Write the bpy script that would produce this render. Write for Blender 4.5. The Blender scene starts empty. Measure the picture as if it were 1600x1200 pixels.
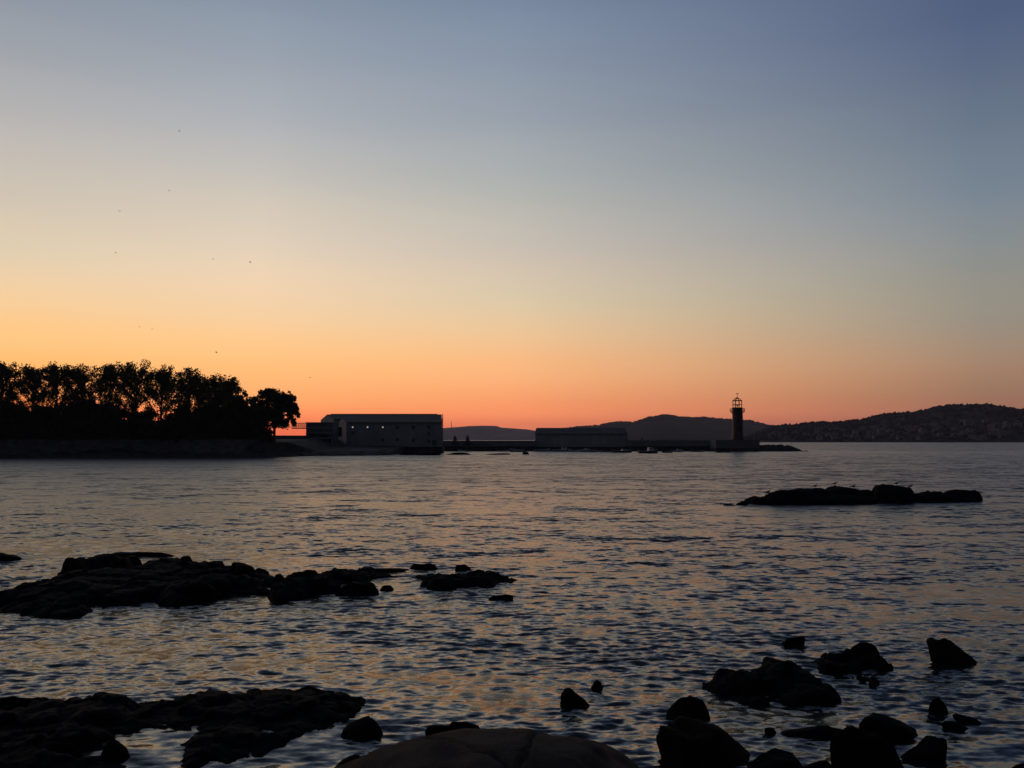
import bpy, math, random
import numpy as np
from mathutils import Vector

# ------------------------------------------------------------------ camera
H = 4.5                      # eye height above the water, metres
F = 1339.0                   # focal length in pixels of the 1600-wide photograph
PITCH = math.radians(3.72)
scene = bpy.context.scene
col = scene.collection
cam_data = bpy.data.cameras.new('camera')
cam = bpy.data.objects.new('camera', cam_data)
col.objects.link(cam)
cam.location = (0, 0, H)
cam.rotation_euler = (math.pi / 2 + PITCH, 0, 0)
cam_data.sensor_width = 36.0
cam_data.lens = 36.0 * F / 1600.0
cam_data.clip_start = 0.1
cam_data.clip_end = 60000.0
scene.camera = cam
scene.render.resolution_x, scene.render.resolution_y = 1024, 768

SP, CP = math.sin(PITCH), math.cos(PITCH)


def ray(x, y):
    u, v = (x - 800.0) / F, (600.0 - y) / F
    return np.array([u, CP - v * SP, SP + v * CP])


def on_z(x, y, z=0.0):
    d = ray(x, y)
    t = (z - H) / d[2]
    return Vector((d[0] * t, d[1] * t, z))


def at(x, y, Y):
    d = ray(x, y)
    t = Y / d[1]
    return Vector((d[0] * t, Y, H + d[2] * t))


# ------------------------------------------------------------------ sky and sun
HAZE, HAZE_TOP = 6.0e-5, 215.0
SUN_AZ = -33.0               # degrees from the view axis, negative = left


def lin(c):
    return [((v / 255.0) / 12.92 if v / 255.0 <= 0.04045 else ((v / 255.0 + 0.055) / 1.055) ** 2.4) for v in c]


# twilight colours by elevation (degrees) at four angles away from the sun's azimuth
SKY = [
    # toward the sun
    [(-2, (214, 88, 60)), (0.8, (236, 108, 72)), (2.4, (250, 144, 86)), (4.0, (254, 176, 102)), (5.2, (254, 193, 122)), (7.1, (250, 201, 142)),
     (10.2, (228, 204, 170)), (13.2, (210, 196, 175)), (17.6, (186, 181, 176)), (21, (164, 166, 170)), (24.2, (143, 151, 162)),
     (32, (108, 120, 142)), (50, (60, 72, 94)), (90, (35, 43, 55))],
    # between the sun and the centre of the picture
    [(-2, (210, 88, 68)), (0.9, (240, 122, 84)), (2.2, (253, 162, 103)), (3.2, (254, 175, 112)), (5.2, (254, 191, 126)), (7.5, (246, 203, 154)), (11.5, (231, 208, 181)),
     (15.5, (206, 196, 182)), (19.35, (179, 180, 182)), (23.0, (157, 164, 174)), (26.45, (137, 149, 165)),
     (34, (104, 118, 140)), (50, (60, 71, 93)), (90, (35, 43, 55))],
    # centre of the picture
    [(-2, (205, 92, 78)), (1.35, (234, 136, 98)), (2.65, (247, 157, 107)), (3.95, (248, 174, 120)), (5.85, (243, 187, 135)), (8.65, (223, 198, 162)), (12.0, (205, 191, 174)),
     (16.0, (180, 180, 174)), (20.1, (157, 164, 171)), (23.6, (140, 151, 166)), (27.5, (121, 136, 158)),
     (36, (92, 106, 132)), (52, (56, 67, 90)), (90, (35, 43, 55))],
    # right edge of the picture
    [(-2, (128, 88, 84)), (1.2, (146, 104, 92)), (2.65, (152, 116, 96)), (4.5, (161, 131, 110)), (6.7, (152, 141, 127)), (9.8, (142, 142, 136)),
     (13.8, (122, 134, 145)), (17.5, (107, 121, 138)), (20.5, (95, 109, 132)), (23.8, (80, 95, 126)),
     (34, (64, 77, 106)), (52, (46, 55, 78)), (90, (35, 43, 55))],
    # away from the sun
    [(-2, (50, 53, 64)), (3, (56, 58, 69)), (8, (60, 63, 75)), (14, (57, 62, 76)), (22, (50, 57, 74)), (40, (42, 50, 68)), (90, (35, 43, 55))],
]
SKY_OFF = [2.0, 16.4, 33.0, 62.0, 150.0]
EL0, EL1 = -2.0, 60.0

world = bpy.data.worlds.new('World')
scene.world = world
world.use_nodes = True
wt = world.node_tree
wt.nodes.clear()


def wn(kind, **kw):
    n = wt.nodes.new(kind)
    for k, v in kw.items():
        setattr(n, k, v)
    return n


def wmath(op, a, b=None, clamp=False):
    n = wn('ShaderNodeMath', operation=op, use_clamp=clamp)
    for i, s in enumerate((a, b)):
        if s is None:
            continue
        if isinstance(s, (int, float)):
            n.inputs[i].default_value = s
        else:
            wt.links.new(s, n.inputs[i])
    return n.outputs[0]


tc = wn('ShaderNodeTexCoord')
sep = wn('ShaderNodeSeparateXYZ')
wt.links.new(tc.outputs['Generated'], sep.inputs[0])
el = wmath('MULTIPLY', wmath('ARCSINE', sep.outputs[2]), 180 / math.pi)
az = wmath('MULTIPLY', wmath('ARCTAN2', sep.outputs[0], sep.outputs[1]), 180 / math.pi)     # 0 = +Y, right positive
off = wmath('SUBTRACT', az, SUN_AZ)
off = wmath('ABSOLUTE', wmath('SUBTRACT', wmath('MODULO', wmath('ADD', off, 540.0), 360.0), 180.0))
fac = wmath('POWER', wmath('DIVIDE', wmath('SUBTRACT', el, EL0), EL1 - EL0, True), 0.6)


def interp_sky(stops, e):
    for (e0, c0), (e1, c1) in zip(stops, stops[1:]):
        if e <= e1:
            t = max(0.0, (e - e0) / (e1 - e0))
            return [a + (b - a) * t for a, b in zip(lin(c0), lin(c1))]
    return lin(stops[-1][1])


def sky_ramp(stops):
    r = wn('ShaderNodeValToRGB')
    cr = r.color_ramp
    cr.interpolation = 'CARDINAL'
    es = [s[0] for s in stops if s[0] < EL1] + [EL1]
    while len(cr.elements) < len(es):
        cr.elements.new(0.5)
    for elem, e in zip(cr.elements, es):
        elem.position = ((e - EL0) / (EL1 - EL0)) ** 0.6
        # the colours above are as seen through the haze: undo its dimming
        tr = math.exp(-HAZE * min(HAZE_TOP / math.sin(math.radians(max(e, 0.6))), 11500.0))
        elem.color = (*[max(0.0, (c - 0.10 * (1 - tr)) / tr) * 0.5 for c in interp_sky(stops, e)], 1)
    wt.links.new(fac, r.inputs[0])
    return r.outputs[0]


cur = sky_ramp(SKY[0])
for k in range(1, 5):
    mr = wn('ShaderNodeMapRange')
    mr.inputs['From Min'].default_value = SKY_OFF[k - 1]
    mr.inputs['From Max'].default_value = SKY_OFF[k]
    wt.links.new(off, mr.inputs[0])
    mx = wn('ShaderNodeMix', data_type='RGBA')
    wt.links.new(mr.outputs[0], mx.inputs[0])
    wt.links.new(cur, mx.inputs[6])
    wt.links.new(sky_ramp(SKY[k]), mx.inputs[7])
    cur = mx.outputs[2]
nish = wn('ShaderNodeTexSky', sky_type='NISHITA')
nish.sun_disc = False
nish.sun_elevation = math.radians(-2.0)
nish.sun_rotation = math.radians(SUN_AZ)
smp = wn('ShaderNodeMapping')
smp.inputs['Scale'].default_value = (1.0, 1.0, 7.0)
smp.inputs['Rotation'].default_value = (0.0, math.radians(9), 0.0)
wt.links.new(tc.outputs['Generated'], smp.inputs[0])
snz = wn('ShaderNodeTexNoise')
snz.inputs['Scale'].default_value = 2.2
snz.inputs['Detail'].default_value = 4.0
wt.links.new(smp.outputs[0], snz.inputs['Vector'])
veil = wmath('ADD', wmath('MULTIPLY', wmath('SUBTRACT', snz.outputs[0], 0.5), 0.16), 2.0)      # ramps hold half the radiance
bg1 = wn('ShaderNodeBackground')
wt.links.new(veil, bg1.inputs[1])
bg2 = wn('ShaderNodeBackground')
bg2.inputs[1].default_value = 0.05
add = wn('ShaderNodeAddShader')
wo = wn('ShaderNodeOutputWorld')
wt.links.new(cur, bg1.inputs[0])
wt.links.new(nish.outputs[0], bg2.inputs[0])
wt.links.new(bg1.outputs[0], add.inputs[0])
wt.links.new(bg2.outputs[0], add.inputs[1])
wt.links.new(add.outputs[0], wo.inputs[0])

sun_data = bpy.data.lights.new('sun', 'SUN')
sun_data.energy = 0.02
sun_data.angle = math.radians(8.0)
sun_data.color = (1.0, 0.55, 0.3)
sun = bpy.data.objects.new('sun', sun_data)
col.objects.link(sun)
_a = math.radians(SUN_AZ)
sun.rotation_euler = Vector((-math.sin(_a), -math.cos(_a), -math.tan(math.radians(1.0)))).to_track_quat('-Z', 'Y').to_euler()

vs = scene.view_settings
vs.view_transform = 'Standard'
vs.look = 'None'
vs.exposure = 0.0
vs.gamma = 1.0
scene.cycles.use_denoising = True
scene.cycles.max_bounces = 4
scene.cycles.diffuse_bounces = 2
scene.cycles.glossy_bounces = 3
scene.cycles.volume_bounces = 0
scene.cycles.caustics_reflective = False
scene.cycles.caustics_refractive = False

# ------------------------------------------------------------------ numpy noise
rng = np.random.default_rng(7)
random.seed(7)


def _hash(ix, iy, iz, seed):
    n = (ix.astype(np.int64) * 374761393 + iy.astype(np.int64) * 668265263 + iz.astype(np.int64) * 2147483647 + seed * 974634541) & 0xFFFFFFFF
    n = ((n ^ (n >> 13)) * 1274126177) & 0xFFFFFFFF
    n = ((n ^ (n >> 16)) * 2246822519) & 0xFFFFFFFF
    return ((n ^ (n >> 15)) & 0xFFFF) / 65535.0


def vnoise(x, y, z=None, seed=0):
    if z is None:
        z = np.zeros_like(x)
    x0, y0, z0 = np.floor(x), np.floor(y), np.floor(z)
    fx, fy, fz = x - x0, y - y0, z - z0
    fx, fy, fz = [t * t * (3 - 2 * t) for t in (fx, fy, fz)]
    r = 0
    for dx in (0, 1):
        for dy in (0, 1):
            for dz in (0, 1):
                w = (fx if dx else 1 - fx) * (fy if dy else 1 - fy) * (fz if dz else 1 - fz)
                r = r + w * _hash(x0 + dx, y0 + dy, z0 + dz, seed)
    return r * 2 - 1


def fbm(x, y, z=None, octs=4, seed=0, gain=0.5):
    r, a, s = 0, 1.0, 0.0
    for o in range(octs):
        f = 2.0 ** o
        r = r + a * vnoise(x * f + o * 17.3, y * f + o * 9.1, None if z is None else z * f, seed + o)
        s += a
        a *= gain
    return r / s


# ------------------------------------------------------------------ mesh helpers
class MB:
    """collects shapes, then links them as ONE mesh object"""

    def __init__(self):
        self.v, self.f, self.m = [], [], []

    def add(self, verts, faces, mi=0):
        b = len(self.v)
        self.v.extend([tuple(p) for p in verts])
        self.f.extend([tuple(i + b for i in fc) for fc in faces])
        self.m.extend([mi] * len(faces))

    def box(self, x0, x1, y0, y1, z0, z1, mi=0):
        v = [(x0, y0, z0), (x1, y0, z0), (x1, y1, z0), (x0, y1, z0), (x0, y0, z1), (x1, y0, z1), (x1, y1, z1), (x0, y1, z1)]
        self.add(v, [(0, 3, 2, 1), (4, 5, 6, 7), (0, 1, 5, 4), (1, 2, 6, 5), (2, 3, 7, 6), (3, 0, 4, 7)], mi)

    def tube(self, pts, radii, n=8, mi=0, cap=True):
        pts = [Vector(p) for p in pts]
        rings = []
        for i, p in enumerate(pts):
            d = (pts[min(i + 1, len(pts) - 1)] - pts[max(i - 1, 0)])
            if d.length < 1e-9:
                d = Vector((0, 0, 1))
            d.normalize()
            a = Vector((1, 0, 0)) if abs(d.x) < 0.8 else Vector((0, 1, 0))
            u = d.cross(a).normalized()
            w = d.cross(u)
            rings.append([p + (u * math.cos(2 * math.pi * k / n) + w * math.sin(2 * math.pi * k / n)) * radii[i] for k in range(n)])
        b = [v for r in rings for v in r]
        fs = []
        for i in range(len(pts) - 1):
            for k in range(n):
                k2 = (k + 1) % n
                fs.append((i * n + k, i * n + k2, (i + 1) * n + k2, (i + 1) * n + k))
        if cap:
            fs.append(tuple(range(n - 1, -1, -1)))
            fs.append(tuple(range((len(pts) - 1) * n, len(pts) * n)))
        self.add(b, fs, mi)

    def prism(self, poly, axis, t0, t1, mi=0):
        """poly of 2-D points swept along an axis ('x': points are (y, z); 'y': (x, z); 'z': (x, y))"""
        def p3(p, t):
            return {'x': (t, p[0], p[1]), 'y': (p[0], t, p[1]), 'z': (p[0], p[1], t)}[axis]
        n = len(poly)
        v = [p3(p, t0) for p in poly] + [p3(p, t1) for p in poly]
        f = [(i, (i + 1) % n, n + (i + 1) % n, n + i) for i in range(n)] + [tuple(range(n - 1, -1, -1)), tuple(range(n, 2 * n))]
        self.add(v, f, mi)

    def build(self, name, mats, parent=None, smooth=False, loc=None):
        me = bpy.data.meshes.new(name)
        me.from_pydata([tuple(p) for p in self.v], [], self.f)
        if not isinstance(mats, (list, tuple)):
            mats = [mats]
        for m in mats:
            me.materials.append(m)
        me.polygons.foreach_set('material_index', self.m)
        if smooth:
            me.polygons.foreach_set('use_smooth', [True] * len(self.f))
        fix_normals(me)
        o = bpy.data.objects.new(name, me)
        col.objects.link(o)
        if loc is not None:
            o.location = loc
        if parent is not None:
            o.parent = parent
        return o


def fix_normals(me):
    import bmesh
    bm = bmesh.new()
    bm.from_mesh(me)
    bmesh.ops.recalc_face_normals(bm, faces=bm.faces)
    bm.to_mesh(me)
    bm.free()
    me.update()


def fast_mesh(name, V, Q, mat, smooth=True):
    """V (n,3) float, Q (m,k) int: built straight from arrays"""
    me = bpy.data.meshes.new(name)
    k = Q.shape[1]
    me.vertices.add(len(V))
    me.vertices.foreach_set('co', np.ascontiguousarray(V, dtype=np.float32).ravel())
    me.loops.add(len(Q) * k)
    me.loops.foreach_set('vertex_index', np.ascontiguousarray(Q, dtype=np.int32).ravel())
    me.polygons.add(len(Q))
    me.polygons.foreach_set('loop_start', np.arange(0, len(Q) * k, k, dtype=np.int32))
    me.polygons.foreach_set('loop_total', np.full(len(Q), k, dtype=np.int32))
    if smooth:
        me.polygons.foreach_set('use_smooth', np.ones(len(Q), dtype=bool))
    me.update(calc_edges=True)
    me.materials.append(mat)
    return me


def link(name, me, parent=None):
    o = bpy.data.objects.new(name, me)
    col.objects.link(o)
    if parent is not None:
        o.parent = parent
    return o


def grid_quads(nr, nc, wrap=False):
    r, c = np.meshgrid(np.arange(nr - 1), np.arange(nc if wrap else nc - 1), indexing='ij')
    a = r * nc + c
    b = r * nc + (c + 1) % nc
    return np.stack([a, b, b + nc, a + nc], -1).reshape(-1, 4)


def empty(name, loc=(0, 0, 0), rz=0.0):
    o = bpy.data.objects.new(name, None)
    col.objects.link(o)
    o.location = loc
    o.rotation_euler = (0, 0, rz)
    return o


def tag(o, label=None, cat=None, group=None, kind=None):
    if label:
        o['label'] = label
    if cat:
        o['category'] = cat
    if group:
        o['group'] = group
    if kind:
        o['kind'] = kind
    return o


def ico(sub):
    import bmesh
    bm = bmesh.new()
    bmesh.ops.create_icosphere(bm, subdivisions=sub, radius=1.0)
    v = np.array([tuple(q.co) for q in bm.verts])
    f = np.array([[q.index for q in fc.verts] for fc in bm.faces])
    bm.free()
    return v, f


# ------------------------------------------------------------------ materials
def material(name, c1, c2=None, scale=3.0, rough=0.8, bump=0.0, bump_scale=None, detail=6.0, spec=0.5, streak=None):
    m = bpy.data.materials.new(name)
    m.use_nodes = True
    t = m.node_tree
    b = t.nodes['Principled BSDF']
    b.inputs['Roughness'].default_value = rough
    b.inputs['Specular IOR Level'].default_value = spec
    tcn = t.nodes.new('ShaderNodeTexCoord')
    nz = t.nodes.new('ShaderNodeTexNoise')
    nz.inputs['Scale'].default_value = scale
    nz.inputs['Detail'].default_value = detail
    nz.inputs['Roughness'].default_value = 0.6
    src = tcn.outputs['Object']
    if streak:
        mp = t.nodes.new('ShaderNodeMapping')
        mp.inputs['Scale'].default_value = streak
        t.links.new(src, mp.inputs[0])
        src = mp.outputs[0]
    t.links.new(src, nz.inputs['Vector'])
    r = t.nodes.new('ShaderNodeValToRGB')
    r.color_ramp.elements[0].position = 0.32
    r.color_ramp.elements[1].position = 0.68
    r.color_ramp.elements[0].color = (*c1, 1)
    r.color_ramp.elements[1].color = (*(c2 or [v * 1.5 for v in c1]), 1)
    t.links.new(nz.outputs['Fac'], r.inputs[0])
    t.links.new(r.outputs[0], b.inputs['Base Color'])
    if bump:
        n2 = t.nodes.new('ShaderNodeTexNoise')
        n2.inputs['Scale'].default_value = bump_scale or scale * 4
        n2.inputs['Detail'].default_value = 8.0
        n2.inputs['Roughness'].default_value = 0.65
        t.links.new(tcn.outputs['Object'], n2.inputs['Vector'])
        bp = t.nodes.new('ShaderNodeBump')
        bp.inputs['Strength'].default_value = 1.0
        bp.inputs['Distance'].default_value = bump
        t.links.new(n2.outputs['Fac'], bp.inputs['Height'])
        t.links.new(bp.outputs[0], b.inputs['Normal'])
    return m


M = {}
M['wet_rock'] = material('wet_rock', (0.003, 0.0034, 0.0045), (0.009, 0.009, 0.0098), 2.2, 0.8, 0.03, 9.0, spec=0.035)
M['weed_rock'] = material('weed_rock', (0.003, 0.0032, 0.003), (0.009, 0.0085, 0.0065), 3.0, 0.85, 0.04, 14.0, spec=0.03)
M['granite'] = material('granite', (0.036, 0.028, 0.022), (0.095, 0.075, 0.058), 1.6, 0.9, 0.03, 30.0, spec=0.08)
M['brown_rock'] = material('brown_rock', (0.007, 0.0055, 0.0045), (0.022, 0.016, 0.012), 2.0, 0.85, 0.03, 10.0, spec=0.04)
M['shore'] = material('shore', (0.012, 0.012, 0.011), (0.045, 0.042, 0.036), 0.5, 0.85, 0.15, 2.0, spec=0.2)
M['grass'] = material('grass', (0.03, 0.04, 0.015), (0.06, 0.07, 0.03), 0.6, 0.9, spec=0.2)
M['wall_stone'] = material('wall_stone', (0.045, 0.048, 0.052), (0.11, 0.11, 0.11), 0.9, 0.9, 0.06, 2.5, spec=0.2, streak=(0.6, 0.6, 1.6))
M['pier_stone'] = material('pier_stone', (0.10, 0.11, 0.12), (0.18, 0.18, 0.18), 0.5, 0.9, 0.05, 1.8, spec=0.2, streak=(0.4, 0.4, 2.0))
M['pier_weed'] = material('pier_weed', (0.012, 0.013, 0.012), (0.04, 0.04, 0.035), 0.8, 0.8, 0.05, 2.0, spec=0.2)
M['facade'] = material('facade', (0.18, 0.185, 0.18), (0.27, 0.27, 0.26), 0.35, 0.85, 0.02, 2.0, spec=0.3, streak=(1, 1, 0.4))
M['facade_dark'] = material('facade_dark', (0.08, 0.085, 0.09), (0.12, 0.12, 0.12), 0.5, 0.85, spec=0.3)
M['roof'] = material('roof', (0.06, 0.045, 0.04), (0.12, 0.09, 0.075), 0.9, 0.8, 0.03, 3.0, streak=(3, 0.5, 0.5))
M['roof_edge'] = material('roof_edge', (0.2, 0.2, 0.2), (0.3, 0.3, 0.3), 1.0, 0.6)
M['opening'] = material('opening', (0.008, 0.009, 0.011), (0.012, 0.013, 0.015), 1.0, 0.15)
M['red_paint'] = material('red_paint', (0.014, 0.0035, 0.003), (0.030, 0.007, 0.006), 1.2, 0.55, spec=0.4)
M['dark_metal'] = material('dark_metal', (0.02, 0.02, 0.022), (0.04, 0.035, 0.033), 2.0, 0.5, spec=0.4)
M['bark'] = material('bark', (0.03, 0.024, 0.018), (0.07, 0.055, 0.042), 1.5, 0.9, spec=0.1)
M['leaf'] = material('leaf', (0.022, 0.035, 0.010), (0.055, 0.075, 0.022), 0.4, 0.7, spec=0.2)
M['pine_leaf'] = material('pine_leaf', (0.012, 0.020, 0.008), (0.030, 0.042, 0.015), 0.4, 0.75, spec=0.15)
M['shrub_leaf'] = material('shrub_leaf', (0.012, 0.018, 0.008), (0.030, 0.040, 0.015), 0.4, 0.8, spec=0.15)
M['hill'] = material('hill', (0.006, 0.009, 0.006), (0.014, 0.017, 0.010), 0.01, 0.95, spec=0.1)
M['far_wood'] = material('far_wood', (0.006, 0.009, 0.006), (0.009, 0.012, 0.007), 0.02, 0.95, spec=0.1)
M['house_wall'] = material('house_wall', (0.10, 0.097, 0.095), (0.24, 0.22, 0.20), 0.05, 0.9)
M['house_roof'] = material('house_roof', (0.06, 0.035, 0.03), (0.11, 0.06, 0.05), 0.05, 0.9)
M['pink_wall'] = material('pink_wall', (0.13, 0.09, 0.08), (0.19, 0.14, 0.125), 0.4, 0.9)
M['pale_wall'] = material('pale_wall', (0.11, 0.12, 0.13), (0.18, 0.18, 0.18), 0.4, 0.9)
M['boat_blue'] = material('boat_blue', (0.17, 0.21, 0.26), (0.26, 0.30, 0.36), 1.5, 0.4)
M['boat_white'] = material('boat_white', (0.42, 0.45, 0.47), (0.55, 0.57, 0.58), 1.5, 0.4)
M['boat_dark'] = material('boat_dark', (0.02, 0.022, 0.028), (0.045, 0.047, 0.055), 1.5, 0.5)
M['boat_inside'] = material('boat_inside', (0.10, 0.095, 0.085), (0.18, 0.17, 0.16), 1.5, 0.7)
M['feather_dark'] = material('feather_dark', (0.05, 0.05, 0.055), (0.09, 0.09, 0.095), 8.0, 0.8)
M['beak'] = material('beak', (0.12, 0.08, 0.03), (0.18, 0.12, 0.04), 8.0, 0.6)
M['leg_skin'] = material('leg_skin', (0.10, 0.06, 0.05), (0.14, 0.09, 0.07), 8.0, 0.7)

gl = bpy.data.materials.new('railing_glass')
gl.use_nodes = True
_b = gl.node_tree.nodes['Principled BSDF']
_b.inputs['Base Color'].default_value = (0.8, 0.85, 0.85, 1)
_b.inputs['Roughness'].default_value = 0.05
_b.inputs['Transmission Weight'].default_value = 1.0
_b.inputs['IOR'].default_value = 1.05
M['glass'] = gl

em = bpy.data.materials.new('lit_window')
em.use_nodes = True
_b = em.node_tree.nodes['Principled BSDF']
_b.inputs['Base Color'].default_value = (0.5, 0.45, 0.4, 1)
_b.inputs['Emission Color'].default_value = (1.0, 0.82, 0.68, 1)
_b.inputs['Emission Strength'].default_value = 0.35
M['lit'] = em

# water
wm = bpy.data.materials.new('sea_water')
wm.use_nodes = True
t = wm.node_tree
b = t.nodes['Principled BSDF']
b.inputs['Base Color'].default_value = (0.003, 0.0075, 0.0085, 1)
b.inputs['Roughness'].default_value = 0.10
b.inputs['IOR'].default_value = 1.54
tcn = t.nodes.new('ShaderNodeTexCoord')
geo = t.nodes.new('ShaderNodeNewGeometry')


def vmath(op, a, b_=None, s=None):
    n = t.nodes.new('ShaderNodeVectorMath')
    n.operation = op
    for i, q in enumerate((a, b_)):
        if q is None:
            continue
        if isinstance(q, tuple):
            n.inputs[i].default_value = q
        else:
            t.links.new(q, n.inputs[i])
    if s is not None:
        if isinstance(s, (int, float)):
            n.inputs['Scale'].default_value = s
        else:
            t.links.new(s, n.inputs['Scale'])
    return n.outputs[0]


def slope_noise(scale, stretch, detail):
    mp = t.nodes.new('ShaderNodeMapping')
    mp.inputs['Scale'].default_value = stretch
    mp.inputs['Rotation'].default_value = (0, 0, math.radians(-8))
    t.links.new(tcn.outputs['Object'], mp.inputs[0])
    nz = t.nodes.new('ShaderNodeTexNoise')
    nz.inputs['Scale'].default_value = scale
    nz.inputs['Detail'].default_value = detail
    nz.inputs['Roughness'].default_value = 0.55
    t.links.new(mp.outputs[0], nz.inputs['Vector'])
    return vmath('SUBTRACT', nz.outputs['Color'], (0.5, 0.5, 0.5))


at_far = t.nodes.new('ShaderNodeAttribute')
at_far.attribute_name = 'unresolved'
at_fine = t.nodes.new('ShaderNodeAttribute')
at_fine.attribute_name = 'fine'
# gusts: slow change of the ripple strength over tens of metres
gmp = t.nodes.new('ShaderNodeMapping')
gmp.inputs['Scale'].default_value = (0.25, 1.0, 1.0)
t.links.new(tcn.outputs['Object'], gmp.inputs[0])
gn = t.nodes.new('ShaderNodeTexNoise')
gn.inputs['Scale'].default_value = 0.05
gn.inputs['Detail'].default_value = 3.0
t.links.new(gmp.outputs[0], gn.inputs['Vector'])
gr = t.nodes.new('ShaderNodeMapRange')
gr.inputs['From Min'].default_value = 0.3
gr.inputs['From Max'].default_value = 0.7
gr.inputs['To Min'].default_value = 0.65
gr.inputs['To Max'].default_value = 1.3
t.links.new(gn.outputs['Fac'], gr.inputs[0])
mfar = t.nodes.new('ShaderNodeMath')
mfar.operation = 'MULTIPLY'
t.links.new(at_far.outputs['Fac'], mfar.inputs[0])
t.links.new(gr.outputs[0], mfar.inputs[1])
s1 = vmath('SCALE', vmath('ADD', slope_noise(1.1, (0.6, 1.0, 1.0), 2.0), vmath('ADD', slope_noise(3.6, (0.6, 1.0, 1.0), 3.0), vmath('SCALE', slope_noise(0.3, (0.5, 1.0, 1.0), 2.0), s=0.7))), s=mfar.outputs[0])
s2 = vmath('SCALE', slope_noise(6.0, (0.5, 1.0, 1.0), 3.0), s=at_fine.outputs['Fac'])
sm = vmath('MULTIPLY', vmath('ADD', s1, s2), (1.0, 1.0, 0.0))
nrm = vmath('NORMALIZE', vmath('ADD', geo.outputs['Normal'], sm))
t.links.new(nrm, b.inputs['Normal'])
at_r = t.nodes.new('ShaderNodeAttribute')
at_r.attribute_name = 'facet_rough'       # wavelets too small for the mesh widen the gloss
t.links.new(at_r.outputs['Fac'], b.inputs['Roughness'])
M['water'] = wm

# ------------------------------------------------------------------ sea
NR1, NR2, NCD, NCC = 1340, 50, 560, 60
r1 = 7.0 * (420.0 / 7.0) ** (np.arange(NR1) / (NR1 - 1))
r2 = 420.0 * (9500.0 / 420.0) ** (np.arange(1, NR2 + 1) / NR2)
rr = np.concatenate([[0.05], r1, r2])
th = np.concatenate([np.radians(np.linspace(-40, 40, NCD)), np.radians(np.linspace(40, 320, NCC + 2)[1:-1])])
R_, T_ = np.meshgrid(rr, th, indexing='ij')
X0, Y0 = (R_ * np.sin(T_)).astype(np.float32), (R_ * np.cos(T_)).astype(np.float32)
dth = math.radians(80 / NCD)
coarse = (np.abs(T_) > math.radians(40.01))
spacing = np.maximum(R_ * (math.log(60.0) / NR1), R_ * np.where(coarse, math.radians(4.7), dth)).astype(np.float32)
Z = np.zeros_like(X0)
DX = np.zeros_like(X0)
DY = np.zeros_like(X0)
miss = np.zeros_like(X0)
NW = 96
wr = np.random.default_rng(21)
lams = 0.08 * (1.3 / 0.08) ** ((np.arange(NW) + wr.random(NW)) / NW)
# sheltered water among the near rocks on the left and behind the ledges
calm = np.ones_like(X0)
for (px, py, rad, k) in [(160, 1170, 1.6, 0.25), (460, 1165, 1.4, 0.5), (1520, 1170, 1.5, 0.5), (345, 913, 1.2, 0.15), (1250, 1125, 1.2, 0.6)]:
    c = on_z(px, py)
    calm *= 1 - (1 - k) * np.exp(-((X0 - c.x) ** 2 + (Y0 - c.y) ** 2) / rad ** 2)
# gust patches and slicks over several metres
_gx, _gy = X0 * .8 + .3 * Y0, Y0 - .25 * X0
calm *= np.where(R_ < 300, 1 + .55 * fbm(_gx / 7.0, _gy / 11.0, octs=3, seed=61), 1).astype(np.float32)
SL = 0.205                     # rms slope of the whole wave field
for lam in lams:
    k = 2 * math.pi / lam
    ang = math.radians((-100 if wr.random() < 0.7 else -62) + wr.normal(0, 24))
    sl = SL * math.sqrt(2.0 / NW) * (1.2 if lam < 0.38 else 0.58 if lam < 0.6 else 0.36)
    a = sl / k
    w = np.clip((lam / spacing - 2.2) / 2.5, 0, 1) * calm
    ph = k * (math.cos(ang) * X0 + math.sin(ang) * Y0) + wr.random() * 6.283
    env = 1.0
    Z += (a * w * np.cos(ph)).astype(np.float32)
    sn = np.sin(ph) * w * a * 0.85
    DX -= math.cos(ang) * sn
    DY -= math.sin(ang) * sn
    miss += (1 - w / calm) * sl * sl / 2
V = np.stack([X0 + DX, Y0 + DY, Z], -1).reshape(-1, 3)
me = fast_mesh('sea', V, grid_quads(len(rr), len(th), True), wm)
at1 = me.attributes.new('unresolved', 'FLOAT', 'POINT')
shelter = np.clip((R_ - 240.0) / 80.0, 0, 1) * np.clip((420.0 - R_) / 60.0, 0, 1)
unres = np.sqrt(miss) * np.interp(R_, [10, 60, 200], [5.0, 9.0, 11.0]) * (1 - 0.25 * shelter) * np.clip(1.0 - (R_ - 700) / 9000.0, 0.5, 1)
at1.data.foreach_set('value', unres.astype(np.float32).ravel())
at2 = me.attributes.new('fine', 'FLOAT', 'POINT')
at2.data.foreach_set('value', (1.35 * calm * np.clip(1.2 - R_ / 160.0, 0.3, 1)).astype(np.float32).ravel())
at3 = me.attributes.new('facet_rough', 'FLOAT', 'POINT')
at3.data.foreach_set('value', np.sqrt(np.clip(np.interp(R_, [10, 40, 110], [.15, .20, .37]) * np.sqrt(2 * miss) * (1 - 0.2 * shelter), 0.012, 1)).astype(np.float32).ravel())
sea = link('sea', me)
tag(sea, kind='structure')
del V, Z, DX, DY, miss, X0, Y0, R_, T_, spacing, calm

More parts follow.
